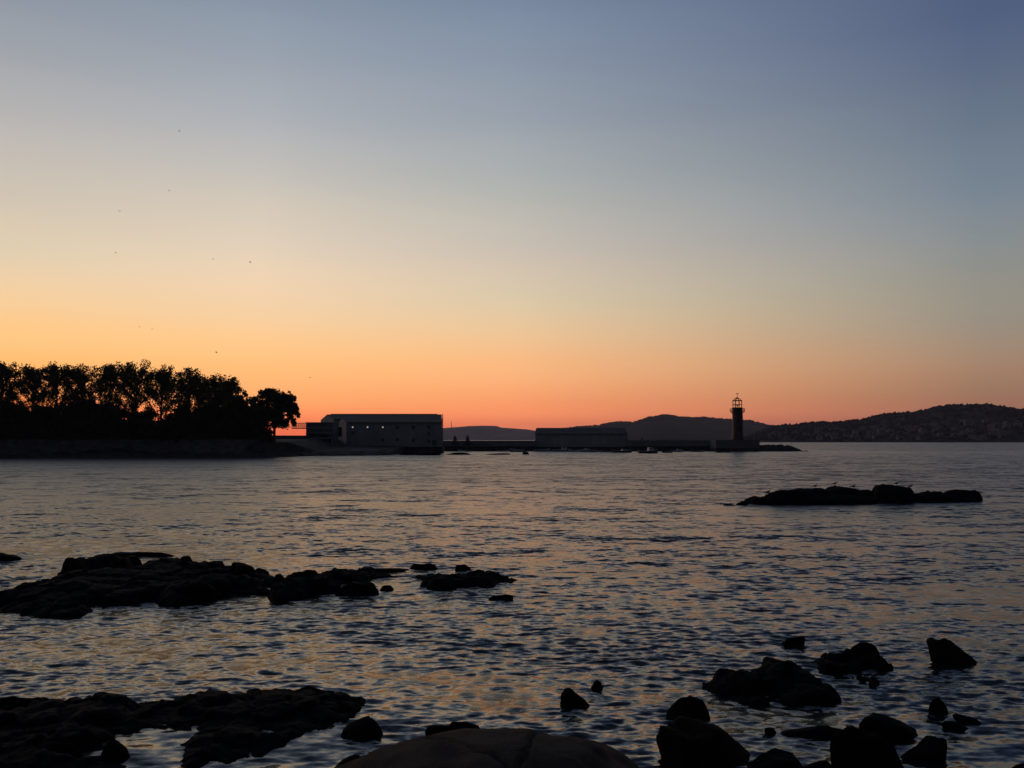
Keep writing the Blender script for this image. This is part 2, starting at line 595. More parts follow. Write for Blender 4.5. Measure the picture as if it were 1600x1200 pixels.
# ------------------------------------------------------------------ hills
def hill(name, ridge, d_ridge, d_foot, seed, mat, nx=260, ny=46, back=1.5, rough=1.0):
    xs_px = np.array([p[0] for p in ridge], float)
    ys_px = np.array([p[1] for p in ridge], float)
    gx = np.linspace(xs_px[0], xs_px[-1], nx)
    gy = np.interp(gx, xs_px, ys_px)
    u = (gx - 800) / F
    zr = np.maximum(H + (687.0 - gy) / F * d_ridge, 0.5)
    vv = np.linspace(0, 1 + back * 0.6, ny)
    P = np.zeros((ny, nx, 3))
    prof_v = np.array([0, 0.02, 0.15, 0.45, 0.75, 1.0, 1.4, 2.2])
    prof_h = np.array([-0.05, 0.03, 0.22, 0.60, 0.88, 1.0, 0.9, 0.35])
    for j, v in enumerate(vv):
        d = d_foot + (d_ridge - d_foot) * v
        x = u * d
        hh = np.interp(v, prof_v, prof_h)
        n = fbm(x / 260.0, np.full(nx, d / 260.0), octs=4, seed=seed)
        amp = 0.22 * rough * min(1.0, 2.2 * v) * (1.0 if v < 0.85 else max(0.0, (1.0 - v) / 0.15) if v < 1 else 0.0)
        z = zr * (hh + amp * n)
        lim = H + (zr - H) * d / d_ridge - 1.0
        if 0.05 < v < 0.999:
            z = np.minimum(z, np.maximum(lim, 0.8))
        P[j, :, 0], P[j, :, 1], P[j, :, 2] = x, d, z - (2.0 if j == 0 else 0.0)
    me_ = fast_mesh(name, P.reshape(-1, 3), grid_quads(ny, nx), mat)
    o = link(name, me_)
    tag(o, kind='structure')
    return P, vv


far_ridge = [(560, 684), (640, 673), (690, 669), (715, 667), (735, 665.4), (760, 665), (776, 665.4), (783, 668), (800, 669), (822, 670.6), (838, 673),
             (870, 675), (920, 677), (1000, 683), (1040, 688)]
mid_ridge = [(842, 690), (850, 680), (870, 671), (900, 667.5), (935, 664.8), (948, 661.5), (960, 659.6), (975, 659), (990, 660.2), (1000, 657), (1012, 653), (1030, 649.4),
             (1040, 648.2), (1050, 649.2), (1060, 651.6), (1080, 652.6), (1100, 651.8), (1120, 654), (1145, 656), (1170, 657.2), (1185, 661), (1200, 664.6),
             (1220, 668), (1270, 674), (1330, 682), (1370, 688)]
right_ridge = [(1150, 688), (1180, 680), (1205, 668), (1218, 666), (1240, 666), (1252, 664), (1270, 661.5), (1284, 660.8), (1300, 662), (1320, 660), (1345, 657), (1362, 653), (1383, 648),
               (1400, 647.6), (1430, 646), (1445, 642), (1460, 638.5), (1480, 635), (1500, 634.6), (1518, 634), (1530, 633.2), (1550, 634.4), (1575, 638), (1600, 642), (1660, 651), (1760, 668)]
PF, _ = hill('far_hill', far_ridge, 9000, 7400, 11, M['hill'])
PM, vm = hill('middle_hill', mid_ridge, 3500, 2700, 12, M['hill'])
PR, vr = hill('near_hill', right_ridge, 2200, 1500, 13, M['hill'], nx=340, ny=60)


def woodland(name, P, count, size, seed, ridge_share, label):
    g = np.random.default_rng(seed)
    iv, if_ = ico(1)
    ny, nx, _ = P.shape
    jr = int(np.argmax(P[:, nx // 2, 2]))
    Vs, Fs = [], []
    base = 0
    for i in range(count):
        u = g.random() * (nx - 1.001)
        v = jr + g.normal(-0.6, 0.9) if g.random() < ridge_share else 1 + g.random() * (jr - 1)
        v = min(max(v, 0.6), ny - 2.001)
        i0, j0 = int(u), int(v)
        fu, fv = u - i0, v - j0
        p = (P[j0, i0] * (1 - fu) + P[j0, i0 + 1] * fu) * (1 - fv) + (P[j0 + 1, i0] * (1 - fu) + P[j0 + 1, i0 + 1] * fu) * fv
        if p[2] < 1.0:
            continue
        s = size * (0.5 + 0.7 * g.random() ** 2)
        jig = 1 + 0.25 * g.standard_normal((len(iv), 1))
        w = iv * jig * np.array([s * (0.55 + 0.3 * g.random()), s * 0.6, s * (0.45 + 0.35 * g.random())])
        a = g.random() * 6.28
        w[:, 0], w[:, 1] = w[:, 0] * math.cos(a) - w[:, 1] * math.sin(a), w[:, 0] * math.sin(a) + w[:, 1] * math.cos(a)
        Vs.append(w + p + np.array([0, 0, s * 0.15]))
        Fs.append(if_ + base)
        base += len(iv)
    o = link(name, fast_mesh(name, np.concatenate(Vs), np.concatenate(Fs), M['far_wood'], smooth=False))
    tag(o, label, 'woodland', kind='stuff')


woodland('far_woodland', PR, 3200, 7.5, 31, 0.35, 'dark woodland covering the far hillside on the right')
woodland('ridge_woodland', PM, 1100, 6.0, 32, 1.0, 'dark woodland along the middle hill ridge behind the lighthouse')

# far houses on the right hillside
hg = np.random.default_rng(5)


def far_house(p, w, d, h, rz, flats=False):
    mb = MB()
    mb.box(-w / 2, w / 2, -d / 2, d / 2, -3, h, 0)
    if flats:
        mb.box(-w / 2 - .4, w / 2 + .4, -d / 2 - .4, d / 2 + .4, h, h + 0.6, 1)
        mb.box(-w * .15, w * .15, -d * .2, d * .2, h + 0.6, h + 2.6, 0)
        for s in range(int(h // 3)):
            mb.box(-w / 2 + 1, w / 2 - 1, -d / 2 - 0.25, -d / 2, s * 3 + 1.1, s * 3 + 2.3, 2)
    else:
        mb.prism([(-d / 2 - .6, h - .1), (d / 2 + .6, h - .1), (0, h + d * 0.28)], 'x', -w / 2 - .5, w / 2 + .5, 1)
        for q in (-0.28, 0.0, 0.28):
            mb.box(w * q - 0.7, w * q + 0.7, -d / 2 - 0.12, -d / 2, h * 0.35, h * 0.35 + 1.5, 2)
    o = mb.build('hillside_block' if flats else 'hillside_house', [M['house_wall'], M['house_roof'], M['opening']], loc=p)
    o.rotation_euler.z = rz
    return o


def hill_point(P, px, frac):
    ny, nx, _ = P.shape
    jr = int(np.argmax(P[:, nx // 2, 2]))
    u = (px - 800) / F
    j = min(max(frac * jr, 1.0), ny - 2)
    j0 = int(j)
    row = P[j0] * (1 - (j - j0)) + P[j0 + 1] * (j - j0)
    uu = row[:, 0] / row[:, 1]
    return Vector([float(np.interp(u, uu, row[:, k])) for k in range(3)])


for i in range(60):
    px = 1265 + 345 * (hg.random() ** 0.8)
    fr = 0.04 + 0.24 * hg.random() ** 1.2
    p = hill_point(PR, px, fr)
    o = far_house(p, 7 + 4 * hg.random(), 7 + 2 * hg.random(), 4.5 + 2 * hg.random(), hg.normal(0, 0.5))
    tag(o, 'small pale gabled house among trees on the far right hillside', 'house', 'houses on the far hillside')
for i, px in enumerate([1376, 1440, 1512, 1548, 1572, 1590]):
    p = hill_point(PR, px, 0.12 + 0.1 * hg.random())
    o = far_house(p, 9 + 5 * hg.random(), 9, 9 + 4 * hg.random(), hg.normal(0, 0.3), True)
    tag(o, 'pale flat-roofed apartment block low on the far right hillside', 'apartment block', 'blocks on the far hillside')

# antenna mast on the far ridge
pm = at(705.5, 667.6, 8950)
mb = MB()
for dx, dy in ((-3, -3), (3, -3), (0, 3)):
    mb.tube([(dx, dy, -10), (dx * 0.25, dy * 0.25, 56)], [1.6, 1.2], 5)
mast = empty('antenna_mast', pm)
mb.build('mast', M['dark_metal'], mast)
for z in (8, 18, 28, 38, 48):
    s = 3 * (1 - z / 75)
    mb = MB()
    mb.tube([(-s, -s, z), (s, -s, z + 3), (0, s, z), (-s, -s, z + 3)], [0.6] * 4, 4)
    mb.build('brace', M['dark_metal'], mast)
mb = MB()
mb.tube([(0, 0, 56), (-2, 0, 70)], [1.4, 1.0], 5)
mb.build('tip', M['dark_metal'], mast)
tag(mast, 'thin dark mast rising from far ridge right of the long hall', 'mast')

# ------------------------------------------------------------------ left shore
shore_px = [(-260, 720), (-80, 718), (0, 717), (120, 716), (250, 715), (370, 715.5), (430, 714), (500, 712.6), (560, 712.2), (605, 711.6), (628, 709), (650, 706.6), (690, 705), (720, 704.6)]
sp_ = [on_z(x, y) for x, y in shore_px]
sx = np.array([p.x for p in sp_])
sy = np.array([p.y for p in sp_])


def shore_y(x):
    return np.interp(x, sx, sy)


def px_x(px, Y):
    return (px - 800) / F * Y / (CP + 0.0649 * SP)


NU, NV = 520, 90
gx = np.linspace(sx[0], sx[-1], NU)
offs = np.concatenate([np.linspace(-3, 12, 40), np.linspace(12, 130, 51)[1:]])
GX, GO = np.meshgrid(gx, offs, indexing='ij')
wig = 1.6 * fbm(GX / 7.0, GX * 0, octs=4, seed=3)
GY = shore_y(GX) + GO
o2 = GO + wig
left = np.clip((-55.5 - GX) / 6.0, 0, 1)          # 1 = wooded park side, 0 = hall side
zl = np.interp(o2, [-3, 0, 3, 8, 10.5, 40, 130], [-0.9, 0.0, 0.55, 1.1, 3.9, 4.6, 6.0])
zr_ = np.interp(o2, [-3, 0, 4, 12, 30, 50, 130], [-0.9, 0.0, 0.7, 1.3, 2.0, 2.4, 2.6])
GZ = zl * left + zr_ * (1 - left)
rockn = fbm(GX / 2.2, GY / 2.2, octs=5, seed=5)
GZ = GZ + rockn * np.interp(GO, [-3, 0, 3, 8, 11, 20], [0.3, 0.35, 0.6, 0.5, 0.15, 0.08])
Vv = np.stack([GX, GY, GZ], -1).reshape(-1, 3)
shore = link('shore', fast_mesh('shore', Vv, grid_quads(NU, len(offs))[:, ::-1], M['shore']))
tag(shore, kind='structure')


def wall_along(name, pts, thick, z0, z1, mat, coping=None, seg=None, cope_mat=None, parent=None):
    """a wall following ground points (x, y); returns an Empty with wall and coping parts"""
    root = empty(name, (pts[0][0], pts[0][1], z0))
    ox, oy = pts[0]
    n = len(pts)
    mb = MB()
    v = []
    for (x, y) in pts:
        v += [(x - ox, y - oy, 0), (x - ox, y - oy, z1 - z0), (x - ox, y - oy + thick, z1 - z0), (x - ox, y - oy + thick, 0)]
    f = []
    for i in range(n - 1):
        for k in range(4):
            f.append((i * 4 + k, i * 4 + (k + 1) % 4, i * 4 + 4 + (k + 1) % 4, i * 4 + 4 + k))
    f += [(0, 1, 2, 3), ((n - 1) * 4 + 3, (n - 1) * 4 + 2, (n - 1) * 4 + 1, (n - 1) * 4)]
    mb.add(v, f)
    mb.build('masonry', mat, root)
    if coping:
        mb = MB()
        v = []
        for (x, y) in pts:
            v += [(x - ox, y - oy - 0.12, z1 - z0), (x - ox, y - oy - 0.12, z1 - z0 + coping), (x - ox, y - oy + thick + .12, z1 - z0 + coping), (x - ox, y - oy + thick + .12, z1 - z0)]
        mb.add(v, f)
        mb.build('coping', cope_mat or mat, root)
    return root


wall_pts = []
for px in range(-230, 436, 12):
    y_ = 0
    Y = 215.0
    for _ in range(3):
        Y = float(shore_y(px_x(px, Y))) + 8.5
    wall_pts.append((px_x(px, Y), Y))
o = wall_along('sea_wall', wall_pts, 0.9, 0.6, 4.3, M['wall_stone'], 0.22)
tag(o, 'long dark stone sea wall below the trees on the left shore', 'wall')

# pale low wall between the pine and the hall
Yw = 262.0
o = wall_along('garden_wall', [(px_x(424, Yw), Yw), (px_x(450, Yw), Yw + 1), (px_x(479, Yw), Yw + 2)], 0.5, 1.6, 5.65, M['pale_wall'], 0.15)
tag(o, 'low pale wall between the pine tree and the flat-roofed annex', 'wall')
Yw = 244.0
o = wall_along('park_wall', [(px_x(382, Yw), Yw), (px_x(424, Yw), Yw)], 0.4, 3.6, 7.2, M['pale_wall'], 0.15)
tag(o, 'pale wall glimpsed between shrubs under the pine tree', 'wall')

# house at the left picture edge
Yh = 222.0
hp = at(-58, 690, Yh)
root = empty('shore_house', (hp.x, Yh, 4.2))
mb = MB()
mb.box(-6.2, 6.2, 0, 8, 0, 7.6)
mb.build('wall', M['pink_wall'], root)
mb = MB()
mb.prism([(-0.6, 7.6), (8.6, 7.6), (4, 9.8)], 'x', -6.6, 6.6)
mb.build('roof', M['roof'], root)
for q in (-4.4, -1.5, 1.5, 4.4):
    for zz in (1.2, 4.4):
        mb = MB()
        mb.box(q - 0.5, q + 0.5, -0.06, 0.2, zz, zz + 1.5)
        wd = mb.build('window', M['opening'], root)
        mb = MB()
        mb.box(q - 0.62, q + 0.62, -0.14, 0.0, zz - 0.14, zz - 0.01)
        mb.build('sill', M['pale_wall'], wd)
tag(root, 'pinkish house cut by the left picture edge beside the trees', 'house')


# ------------------------------------------------------------------ trees
def leaf_cloud(centres, radii, per, size, g, flat=1.0):
    """small bent leaf sprays (two triangles each) spread through each clump's volume"""
    n = sum(per)
    C = np.repeat(np.array(centres), per, axis=0)
    Rr = np.repeat(np.array(radii), per)
    d = g.standard_normal((n, 3))
    d /= np.linalg.norm(d, axis=1)[:, None]
    P = C + d * (Rr * g.random(n) ** 0.45)[:, None] * np.array([1, 1, flat])
    a = g.standard_normal((n, 3))
    a /= np.linalg.norm(a, axis=1)[:, None]
    b_ = np.cross(a, g.standard_normal((n, 3)))
    b_ /= np.linalg.norm(b_, axis=1)[:, None]
    s = size * (0.6 + 0.8 * g.random(n))[:, None]
    c_ = np.cross(a, b_) * s * 0.25
    V = np.stack([P - a * s, P + b_ * s * 0.55 + c_, P + a * s, P - b_ * s * 0.55 + c_], 1).reshape(-1, 3)
    i = np.arange(n) * 4
    Fc = np.concatenate([np.stack([i, i + 1, i + 2], -1), np.stack([i, i + 2, i + 3], -1)])
    return V, Fc


def plane_tree(x, y, z, height, rad, seed, label, group, lower=0.45):
    g = np.random.default_rng(seed)
    root = empty('plane_tree', (x, y, z))
    mb = MB()
    fork = height * 0.30
    lean = g.normal(0, 0.25, 2)
    mb.tube([(0, 0, -0.5), (lean[0] * .4, lean[1] * .4, fork * .5), (lean[0], lean[1], fork), (lean[0] * 1.4, lean[1] * 1.4, height * 0.62), (lean[0] * 1.6, lean[1] * 1.6, height * 0.88)],
            [0.48, 0.38, 0.30, 0.18, 0.06], 7)
    cs, rs, per = [], [], []
    for k in range(24):
        t0 = 0.16 + 0.62 * k / 23
        ang = k * 2.4 + g.normal(0, 0.3)
        out = rad * (0.55 + 0.45 * g.random()) * (1.0 if t0 < 0.6 else 0.75)
        p0 = Vector((lean[0], lean[1], height * t0))
        zz = min(height * (t0 + 0.16 + 0.16 * g.random()), height * 0.94)
        p1 = Vector((math.cos(ang) * out * .55 + lean[0], math.sin(ang) * out * .55, (p0.z * .45 + zz * .55)))
        p2 = Vector((math.cos(ang) * out + lean[0], math.sin(ang) * out, zz))
        mb.tube([p0, p1, p2], [0.16, 0.10, 0.03], 5)
        for q in range(5):
            f = 0.4 + 0.6 * q / 4
            pt = p0.lerp(p1, f * 2) if f < .5 else p1.lerp(p2, f * 2 - 1)
            cs.append((pt.x + g.normal(0, .45), pt.y + g.normal(0, .45), pt.z + g.normal(0.2, .45)))
            hi = pt.z / height
            rs.append(0.9 + 0.7 * g.random())
            per.append(int((44 + 14 * min(1, max(0, (hi - lower) / 0.2))) * (0.5 + 1.0 * g.random())))
    for k in range(60):
        ang, rr_ = g.random() * 6.28, rad * 0.95 * math.sqrt(g.random())
        zz = height * (0.975 - 0.13 * (rr_ / rad) ** 2 - 0.28 * g.random() ** 1.4)
        cs.append((math.cos(ang) * rr_, math.sin(ang) * rr_, zz - 0.5))
        rs.append(0.7 + 0.5 * g.random())
        per.append(int(24 * (0.5 + 1.0 * g.random())))
    mb.build('trunk', M['bark'], root, smooth=True)
    V_, F_ = leaf_cloud(cs, rs, per, 0.27, g)
    link('crown', fast_mesh('crown', V_, F_, M['leaf'], smooth=False), root)
    tag(root, label, 'tree', group)


row = [(-34, 566, 3.6), (8, 565, 3.7), (50, 570, 3.5), (90, 568, 3.6), (129, 571, 3.3), (172, 568, 3.6), (212, 567, 3.6), (254, 574, 3.4), (292, 577, 3.5), (329, 587, 3.0), (358, 591, 2.6)]
ords = ['first', 'second', 'third', 'fourth', 'fifth', 'sixth', 'seventh', 'eighth', 'ninth', 'tenth']
for i, (px, py, rd) in enumerate(row):
    Y = 236 + (i * 7 % 5) * 1.3
    top = at(px, py, Y)
    lab = ('tall plane tree cut by the left picture edge' if i == 0 else
           'shortest rightmost tree of the tall plane tree row' if i == len(row) - 1 else
           f'{ords[i - 1]} full plane tree from the left picture edge, in the shore row')
    plane_tree(top.x, Y, 4.6, top.z - 4.6, rd * 1.42, 100 + i, lab, 'row of plane trees on the shore')


def lump_tree(name, base, lobes, trunk_pts, trunk_r, mat, seed, size, dens, flat=0.8, limbs=True):
    """trunk with limbs to each lobe; each lobe a leafy mass (centre, radius)"""
    g = np.random.default_rng(seed)
    root = empty(name, base)
    bx_, by_, bz_ = base
    mb = MB()
    mb.tube(trunk_pts, trunk_r, 7)
    cs, rs, per = [], [], []
    for (c, r) in lobes:
        c = Vector(c)
        if limbs:
            s = Vector(trunk_pts[-2])
            mb.tube([s, s.lerp(c, .5) + Vector((0, 0, -.3)), c], [trunk_r[-2] * .5, trunk_r[-2] * .3, 0.05], 5)
        n = max(4, int(r * r * dens))
        for _ in range(n):
            d = g.standard_normal(3)
            d /= np.linalg.norm(d)
            q = np.array(c) + d * r * (0.45 + 0.5 * g.random()) * np.array([1, 1, flat])
            cs.append(tuple(q))
            rs.append(r * 0.28 + 0.25 * g.random())
            per.append(int(34 * (0.7 + 0.6 * g.random())))
    mb.build('trunk' if name != 'shrub' else 'stem', M['bark'], root, smooth=True)
    V_, F_ = leaf_cloud(cs, rs, per, size, g)
    link('crown' if name != 'shrub' else 'foliage', fast_mesh('crown', V_, F_, mat, smooth=False), root)
    return root


# pine at the right end of the park
Yp = 240.0
bp_ = at(428, 690, Yp)
bz = 4.0


def rel(px, py, r, dy=0.0):
    q = at(px, py, Yp)
    return ((q.x - bp_.x, dy, q.z - bz), r)


lobes = [rel(402, 628, 2.2), rel(398, 640, 2.2, 1), rel(413, 616, 2.0), rel(424, 614, 2.0, 1), rel(432, 622, 2.2, -1), rel(418, 630, 2.6, 1.5), rel(446, 628, 2.1), rel(455, 622, 1.4, 1),
         rel(457, 632, 1.5, -.5), rel(440, 638, 2.2, 1), rel(426, 644, 2.2, -1), rel(462, 645, 1.25), rel(466, 649, 0.8, .5), rel(450, 650, 1.4, 0.7), rel(408, 650, 2.4, .5),
         rel(393, 656, 2.2, 0), rel(452, 640, 1.9, -.4), rel(459, 638, 1.5, .6), rel(436, 652, 2.1, -.6), rel(446, 618, 1.6, .3), rel(404, 640, 2.4, -.8), rel(456, 655, 1.3, -.3), rel(456, 662, 1.1, 0.3), rel(441, 661, 2.0, 1), rel(424, 660, 2.2, 1)]
tp = [(0, 0, -.5), (0.1, 0, 3), (-.2, 0, 6), (0.2, 0, 9.5), (-.5, 0, 12.5)]
pine = lump_tree('pine_tree', (bp_.x, Yp, bz), lobes, tp, [0.45, 0.38, 0.30, 0.22, 0.1], M['pine_leaf'], 77, 0.26, 8.0, 0.75)
tag(pine, 'broad dark pine with cloud-like crown at the right end of the trees', 'pine tree')
Yj = 236.0
q = at(380, 612, Yj)
lb = [((px_x(a_, Yj) - q.x, 0.3 * i_, at(a_, b_, Yj).z - 4.4), r_) for i_, (a_, b_, r_) in enumerate([(380, 618, 1.3), (373, 626, 1.7), (386, 630, 1.7), (378, 640, 2.2), (368, 646, 2.0), (388, 650, 2.0)])]
o = lump_tree('broadleaf_tree', (q.x, Yj, 4.4), lb, [(0, 0, -.5), (0, 0, 4), (0.1, 0, 8), (0.1, 0, 11)], [.3, .25, .18, .06], M['leaf'], 78, 0.27, 6.0, 1.0)
tag(o, 'small broadleaf tree between the plane tree row and the pine', 'tree')
# low broadleaf trees and shrubs under the row
sg = np.random.default_rng(12)
shr = [(-30, 640), (-8, 646), (14, 640), (34, 650), (56, 648), (78, 646), (100, 645), (122, 641), (140, 637), (160, 640), (180, 648), (200, 652), (222, 655), (243, 664), (262, 672), (282, 650), (296, 644),
       (312, 645), (330, 642), (348, 646), (366, 642), (382, 640), (398, 648), (412, 664), (4, 662), (45, 664), (68, 662), (112, 662), (152, 660), (192, 664), (233, 670), (252, 674), (272, 668), (322, 664), (356, 664)]
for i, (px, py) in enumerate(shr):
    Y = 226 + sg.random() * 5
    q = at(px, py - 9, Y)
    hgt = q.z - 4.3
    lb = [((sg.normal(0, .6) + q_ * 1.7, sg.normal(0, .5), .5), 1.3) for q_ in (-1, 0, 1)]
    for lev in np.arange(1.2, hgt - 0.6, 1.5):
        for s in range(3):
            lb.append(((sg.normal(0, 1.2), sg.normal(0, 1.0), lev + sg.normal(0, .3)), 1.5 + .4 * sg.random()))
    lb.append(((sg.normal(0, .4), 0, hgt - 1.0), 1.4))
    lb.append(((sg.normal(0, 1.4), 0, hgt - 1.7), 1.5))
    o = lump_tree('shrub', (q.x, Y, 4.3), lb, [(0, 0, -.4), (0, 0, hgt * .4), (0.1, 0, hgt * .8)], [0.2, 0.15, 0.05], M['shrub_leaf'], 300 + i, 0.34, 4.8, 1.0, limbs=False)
    tag(o, 'dark dense shrub behind the sea wall, beneath the plane tree row', 'shrub', 'shrubs beneath the plane trees')

# ------------------------------------------------------------------ museum-like hall (long building)
Yf = 290.0


def X(px, Y=Yf):
    return px_x(px, Y)


def Zp(py, Y=Yf):
    return at(800, py, Y).z


zb = 1.6
hall = empty('long_hall', (X(600), Yf, zb))
hx, hy, hz = hall.location


def L(x, y, z):
    return (x - hx, y - hy, z - hz)


def nave(mbw, mbr, fl, fr, yf, depth, skew, zg, ze, zrdg, mb_gable=None):
    """gabled nave, long side to the viewer; its left end wall is skewed in plan so that it shows"""
    y2 = yf + depth
    ym = yf + depth / 2
    A, B, C_, D = (fl, yf), (fr, yf), (fr * y2 / yf, y2), (fl - skew, y2)
    ml = (fl - skew / 2, ym)
    mr_ = (fr * ym / yf, ym)
    v = [L(*A, zg), L(*B, zg), L(*C_, zg), L(*D, zg), L(*A, ze), L(*B, ze), L(*C_, ze), L(*D, ze), L(*ml, zrdg), L(*mr_, zrdg)]
    mbw.add(v, [(0, 1, 5, 4), (1, 2, 6, 9, 5), (2, 3, 7, 6), (3, 0, 4, 8, 7), (0, 3, 2, 1)])
    e = 0.22
    for (p, q, r_, s) in (((fl, yf - .45), (fr, yf - .45), mr_, ml), ((fr * y2 / yf, y2 + .45), (fl - skew, y2 + .45), ml, mr_)):
        a, b2, c2, d2 = L(*p, ze - .12), L(*q, ze - .12), L(*r_, zrdg + .04), L(*s, zrdg + .04)
        up = [(w[0], w[1], w[2] + e) for w in (a, b2, c2, d2)]
        mbr.add([a, b2, c2, d2] + up, [(0, 3, 2, 1), (4, 5, 6, 7), (0, 1, 5, 4), (1, 2, 6, 5), (2, 3, 7, 6), (3, 0, 4, 7)])


mbw, mbr = MB(), MB()
nave(mbw, mbr, X(541), X(690.6), Yf, 9.0, 4.6, zb - 1.5, Zp(659.5), Zp(654.5, Yf + 4.5))
wall_o = mbw.build('wall', M['facade'], hall)
mbr.build('roof', M['roof'], hall)
mbw, mbr = MB(), MB()
nave(mbw, mbr, X(521, Yf + 9.3), X(690, Yf + 9.3), Yf + 9.3, 12.0, 7.2, zb - 1.5, Zp(655, Yf + 9.3), Zp(648.6, Yf + 15))
mbw.build('rear_wall', M['facade'], hall)
mbr.build('rear_roof', M['roof'], hall)
# ridge skylight strip, gutter and end parapet
mb = MB()
a, b2 = X(516, Yf + 15), X(683, Yf + 15)
mb.box(a - hx, b2 - hx, 15.1, 15.5, Zp(648.6, Yf + 15) + .24 - hz, Zp(647.6, Yf + 15) + .24 - hz)
mb.build('ridge_strip', M['roof_edge'], hall)
mb = MB()
mb.box(X(541) - hx, X(690) - hx, -0.68, -0.47, Zp(660.2) - hz, Zp(659.3) - hz)
mb.build('gutter', M['roof_edge'], hall)
mb = MB()
mb.box(X(600) - hx, X(691.2) - hx, -0.5, 8.0, -2.6 - hz + zb, Zp(698) - hz)
mb.build('footing', M['pier_weed'], hall)
mb = MB()
prof = [(-0.5, zb - 1.5 - hz), (21.6, zb - 1.5 - hz), (21.6, Zp(655, Yf + 9) - hz), (15.3, Zp(646.9, Yf + 15) - hz), (9, Zp(652, Yf + 9) - hz), (-0.5, Zp(657.5) - hz)]
xe = X(690.8)
vv_ = [((xe * (Yf + y_) / Yf) - hx, y_, z_) for y_, z_ in prof] + [((xe * (Yf + y_) / Yf) - hx + .3, y_, z_) for y_, z_ in prof]
mb.add(vv_, [(0, 1, 2, 3, 4, 5), (11, 10, 9, 8, 7, 6)] + [(i, (i + 1) % 6, 6 + (i + 1) % 6, 6 + i) for i in range(6)])
mb.build('end_parapet', M['facade_dark'], hall)


def window(px, py, w, h, mat, root=hall, yf=Yf, ox=None, oy=None, oz=None):
    x, z = X(px, yf) - hx, Zp(py, yf) - hz
    y = yf - hy
    mb = MB()
    fw = 0.10
    mb.box(x - w / 2 - fw, x + w / 2 + fw, y - 0.09, y + 0.02, z - h / 2 - fw, z - h / 2)
    mb.box(x - w / 2 - fw, x + w / 2 + fw, y - 0.09, y + 0.02, z + h / 2, z + h / 2 + fw)
    mb.box(x - w / 2 - fw, x - w / 2, y - 0.09, y + 0.02, z - h / 2, z + h / 2)
    mb.box(x + w / 2, x + w / 2 + fw, y - 0.09, y + 0.02, z - h / 2, z + h / 2)
    o = mb.build('window', M['facade_dark'], root)
    mb = MB()
    mb.box(x - w / 2, x + w / 2, y - 0.03, y + 0.03, z - h / 2, z + h / 2)
    pane = mb.build('pane', mat, o)
    if mat is M['lit']:
        pane['label'] = 'small pane glowing pale'
    return o


for px, py, lit_ in [(551, 667.5, 1), (574, 667.5, 1), (598, 667.5, 1), (621, 667.6, 0), (646, 667.3, 0), (670, 667.8, 0), (551, 677, 0), (670, 677, 0),
                     (598, 687.5, 0), (621, 687, 0), (646, 687.5, 0), (670, 689, 0)]:
    window(px, py, 0.5 if lit_ else 0.75, 0.5 if lit_ else 0.9, M['lit'] if lit_ else M['opening'])
mb = MB()
mb.box(X(675) - hx, X(682.5) - hx, -0.06, 0.03, Zp(696) - hz, Zp(687) - hz)
mb.build('door', M['opening'], hall)
mb = MB()
mb.box(X(526) - hx - .6, X(526) - hx + .6, 5.0, 6.6, Zp(682) - hz, Zp(667) - hz)
mb.build('tall_window', M['opening'], hall)
# flat-roofed annex
an = empty('flat_annex', (X(499, 276), 276, 2.0))
ax_, ay_, az_ = an.location
x0, x1 = X(478, 276) - ax_, X(519.5, 276) - ax_
zt, zm = Zp(661, 276) - az_, Zp(685, 276) - az_
mb = MB()
mb.box(x0, x1, 0, 9, zm, zt)
mb.build('upper_storey', M['facade_dark'], an)
mb = MB()
mb.box(x0 - .15, x1 + .15, -.15, 9.15, zt, zt + 0.25)
mb.build('roof_slab', M['facade_dark'], an)
mb = MB()
mb.box(x0 + .2, x1 - .2, 3.0, 8.8, -1, zm)
mb.build('recessed_wall', M['opening'], an)
for px in (480, 491.5, 505, 512, 519):
    mb = MB()
    cx = X(px, 276) - ax_
    mb.box(cx - .16, cx + .16, 0.05, 0.4, -1.2, zm)
    mb.build('column', M['facade'], an)
for py in (668.5, 676.5, 684.7):
    mb = MB()
    zz = Zp(py, 276) - az_
    mb.box(x0 - .05, x1 + .05, -0.14, -0.002, zz - 0.14, zz + 0.14)
    mb.build('band', M['facade'], an)
mb = MB()
mb.box(x0 + .8, x1 - 1.2, -0.06, 0.02, Zp(683, 276) - az_, Zp(678, 276) - az_)
mb.build('strip_window', M['opening'], an)
tag(an, 'two-storey flat-roofed annex on columns at the left end of the long hall', 'building')
tag(hall, 'long pale twin-gabled waterfront hall with small square windows, left of centre', 'building')

# footbridge
Yb = 282.0
fb = empty('footbridge', (X(470, Yb), Yb, Zp(669, Yb)))
xa, xb = X(455, Yb) - fb.location.x, X(478, Yb) - fb.location.x
mb = MB()
mb.box(xa, xb, 0, 1.6, -0.22, 0.05)
mb.build('deck', M['dark_metal'], fb)
mb = MB()
top = Zp(661, Yb) - fb.location.z
for yy in (0.05, 1.55):
    mb.tube([(xa, yy, top), (xb, yy, top)], [0.07, 0.07], 6)
mb.build('handrail', M['dark_metal'], fb)
n = 8
for i in range(n + 1):
    for yy in (0.05, 1.55):
        mb = MB()
        xx = xa + (xb - xa) * i / n
        mb.box(xx - 0.05, xx + 0.05, yy - .05, yy + .05, 0.05, top)
        mb.build('post', M['dark_metal'], fb)
for i in range(n):
    mb = MB()
    xx = xa + (xb - xa) * i / n
    mb.box(xx + .08, xx + (xb - xa) / n - .08, 0.04, 0.06, 0.15, top - .12)
    mb.build('panel', M['glass'], fb)
tag(fb, 'narrow railed footbridge linking the trees to the flat annex', 'footbridge')

